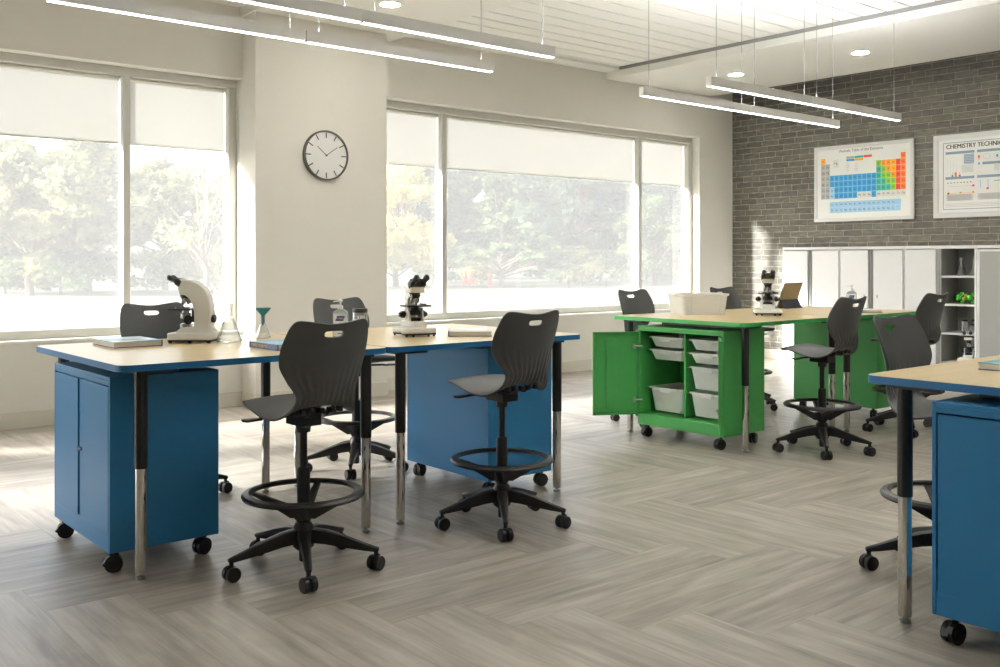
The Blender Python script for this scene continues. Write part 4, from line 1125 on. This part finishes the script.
tr = [('round','leaf_pale','pale spring tree at the far left of the left window',-40,50,1.05),('round','leaf_pale','pale spring tree filling the left part of the wide left pane',30,46,1.0),
      ('round','leaf_pale','pale broad tree left of the window mullion behind the side-view microscope',88,52,1.12),('round','leaf_green','greener tree low behind the closed blue cabinet end of the lawn',0,60,1.0),
      ('bare','leaf_pale','nearly bare spring tree in the narrow pane left of the pillar',205,42,1.0),('round','leaf_pale','pale tree behind the bare tree left of the pillar',165,55,1.0),
      ('round','leaf_pale','pale tree hidden partly by the clock pillar',250,58,1.0),
      ('round','leaf_yellow','yellow-leaved tree in the pane right of the clock pillar',396,62,1.05),('tall','leaf_dark','tall dark conifer right of the yellow tree',432,74,1.0),
      ('tall','leaf_green','tall green tree behind the flat-topped tree',500,86,1.15),('flat','leaf_green','flat-topped spreading tree in the middle of the right window',502,60.5,1.0),
      ('tall','leaf_dark','tall dark tree with thick trunk in the wide right pane',572,72,1.1),('tall','leaf_green','tall green tree left of the right mullion',626,78,1.05),
      ('tall','leaf_dark','tall dark tree seen in the pane nearest the brick wall',672,84,1.1),('round','leaf_green','round green tree in the pane nearest the brick wall',655,66,.8),
      ('tall','leaf_dark','tall dark tree hidden behind the brick wall corner',730,82,1.1),('tall','leaf_green','tall green tree behind the clock pillar',350,84,1.0),
      ('tall','leaf_green','tall green tree at the far end of the lawn, between conifer and flat tree',462,92,1.1),('tall','leaf_dark','tall dark tree in the gap behind the trunk of the wide pane',540,92,1.1),
      ('shrub','leaf_green','low green shrub under the flat-topped tree, left side',450,70,1.3),('shrub','leaf_pale','low pale shrub left of the flat-topped tree trunk',480,68,1.2),
      ('shrub','leaf_pale','pale shrub at the foot of the dark tree in the wide pane',600,66,1.5),('shrub','leaf_green','green shrub beside the right mullion',640,67,1.5),
      ('shrub','leaf_green','low green shrub at the lawn edge in the left window',60,47,1.3),('shrub','leaf_pale','low pale shrub behind the bare tree',190,50,1.3),('shrub','leaf_green','low shrub at the left end of the left window',5,48,1.3),
      ('shrub','leaf_green','low green shrub near the left window mullion',120,50,1.3),('shrub','leaf_green','low shrub under the pane nearest the brick wall',675,68,1.5),('shrub','leaf_green','low shrub under the dark tree of the wide pane',560,70,1.4)]
for i, (k, lm, lb, px, d, sc) in enumerate(tr):
    tree(k, lm, lb, 'tree' if k != 'shrub' else 'shrub', at(px, d), sc, i*1.3)
for px, l_ in ((465.5,'leftmost'),(472,'second'),(489.5,'rightmost')):
    p = at(px, 66); c_ = MB(); c_.lathe([(.30,0),(.30,.05),(.20,.06),(.05,.95),(.001,.97)], 16); o = obj('traffic_cone', c_, 'red'); o.location = p
    tag(o, l_ + ' of the red cones at the far edge of the lawn', 'cone', 'red cones on the lawn')

# ---------------------------------------------------------------- light
wd = bpy.data.worlds.new('sky'); bpy.context.scene.world = wd; wd.use_nodes = True; nt = wd.node_tree
bg = nt.nodes['Background']; sk = nt.nodes.new('ShaderNodeTexSky'); sk.sky_type = 'NISHITA'; sk.sun_disc = False
sk.sun_elevation = R(38); sk.sun_rotation = R(-60); sk.air_density = 1.0; sk.dust_density = 3.0
hs = nt.nodes.new('ShaderNodeHueSaturation'); hs.inputs['Saturation'].default_value = .5
nt.links.new(sk.outputs[0], hs.inputs['Color']); nt.links.new(hs.outputs[0], bg.inputs['Color']); bg.inputs['Strength'].default_value = 1.1
sd = bpy.data.lights.new('sun', 'SUN'); sd.energy = 36.0; sd.angle = R(5); sd.color = (1,.98,.945)
so = bpy.data.objects.new('sun', sd); C.objects.link(so); d = Vector((2.1,-1,-.88)); so.rotation_euler = d.to_track_quat('-Z', 'Y').to_euler(); so.location = (-10,20,12)
def portal(x, y, z, w, h, rot):
    l = bpy.data.lights.new('window_portal', 'AREA'); l.shape = 'RECTANGLE'; l.size = w; l.size_y = h; l.cycles.is_portal = True
    o = bpy.data.objects.new('window_portal', l); C.objects.link(o); o.location = (x,y,z); o.rotation_euler = rot
portal((W1[0]+W1[1])/2, 8.80, 1.87, W1[1]-W1[0], 2.34, (R(-90),0,0)); portal((W2[0]+W2[1])/2, 8.80, 1.87, W2[1]-W2[0], 2.34, (R(-90),0,0))
portal((W0[0]+W0[1])/2, 8.80, 1.87, W0[1]-W0[0], 2.34, (R(-90),0,0))

# ---------------------------------------------------------------- camera
cd = bpy.data.cameras.new('camera'); cd.sensor_width = 36; cd.lens = 35.136; cd.shift_y = -.073; cd.clip_end = 500; cd.clip_start = .05
co = bpy.data.objects.new('camera', cd); C.objects.link(co); co.location = (0,0,1.35); co.rotation_euler = (R(90),0,R(49.97-90))
sc = bpy.context.scene; sc.camera = co
vs_ = sc.view_settings; vs_.view_transform = 'Standard'; vs_.look = 'None'; vs_.gamma = 1; vs_.use_curve_mapping = False; vs_.exposure = 1.58
sc.cycles.max_bounces = 10; sc.cycles.diffuse_bounces = 5; sc.cycles.transparent_max_bounces = 24; sc.cycles.sample_clamp_indirect = 6
sc.cycles.use_denoising = True
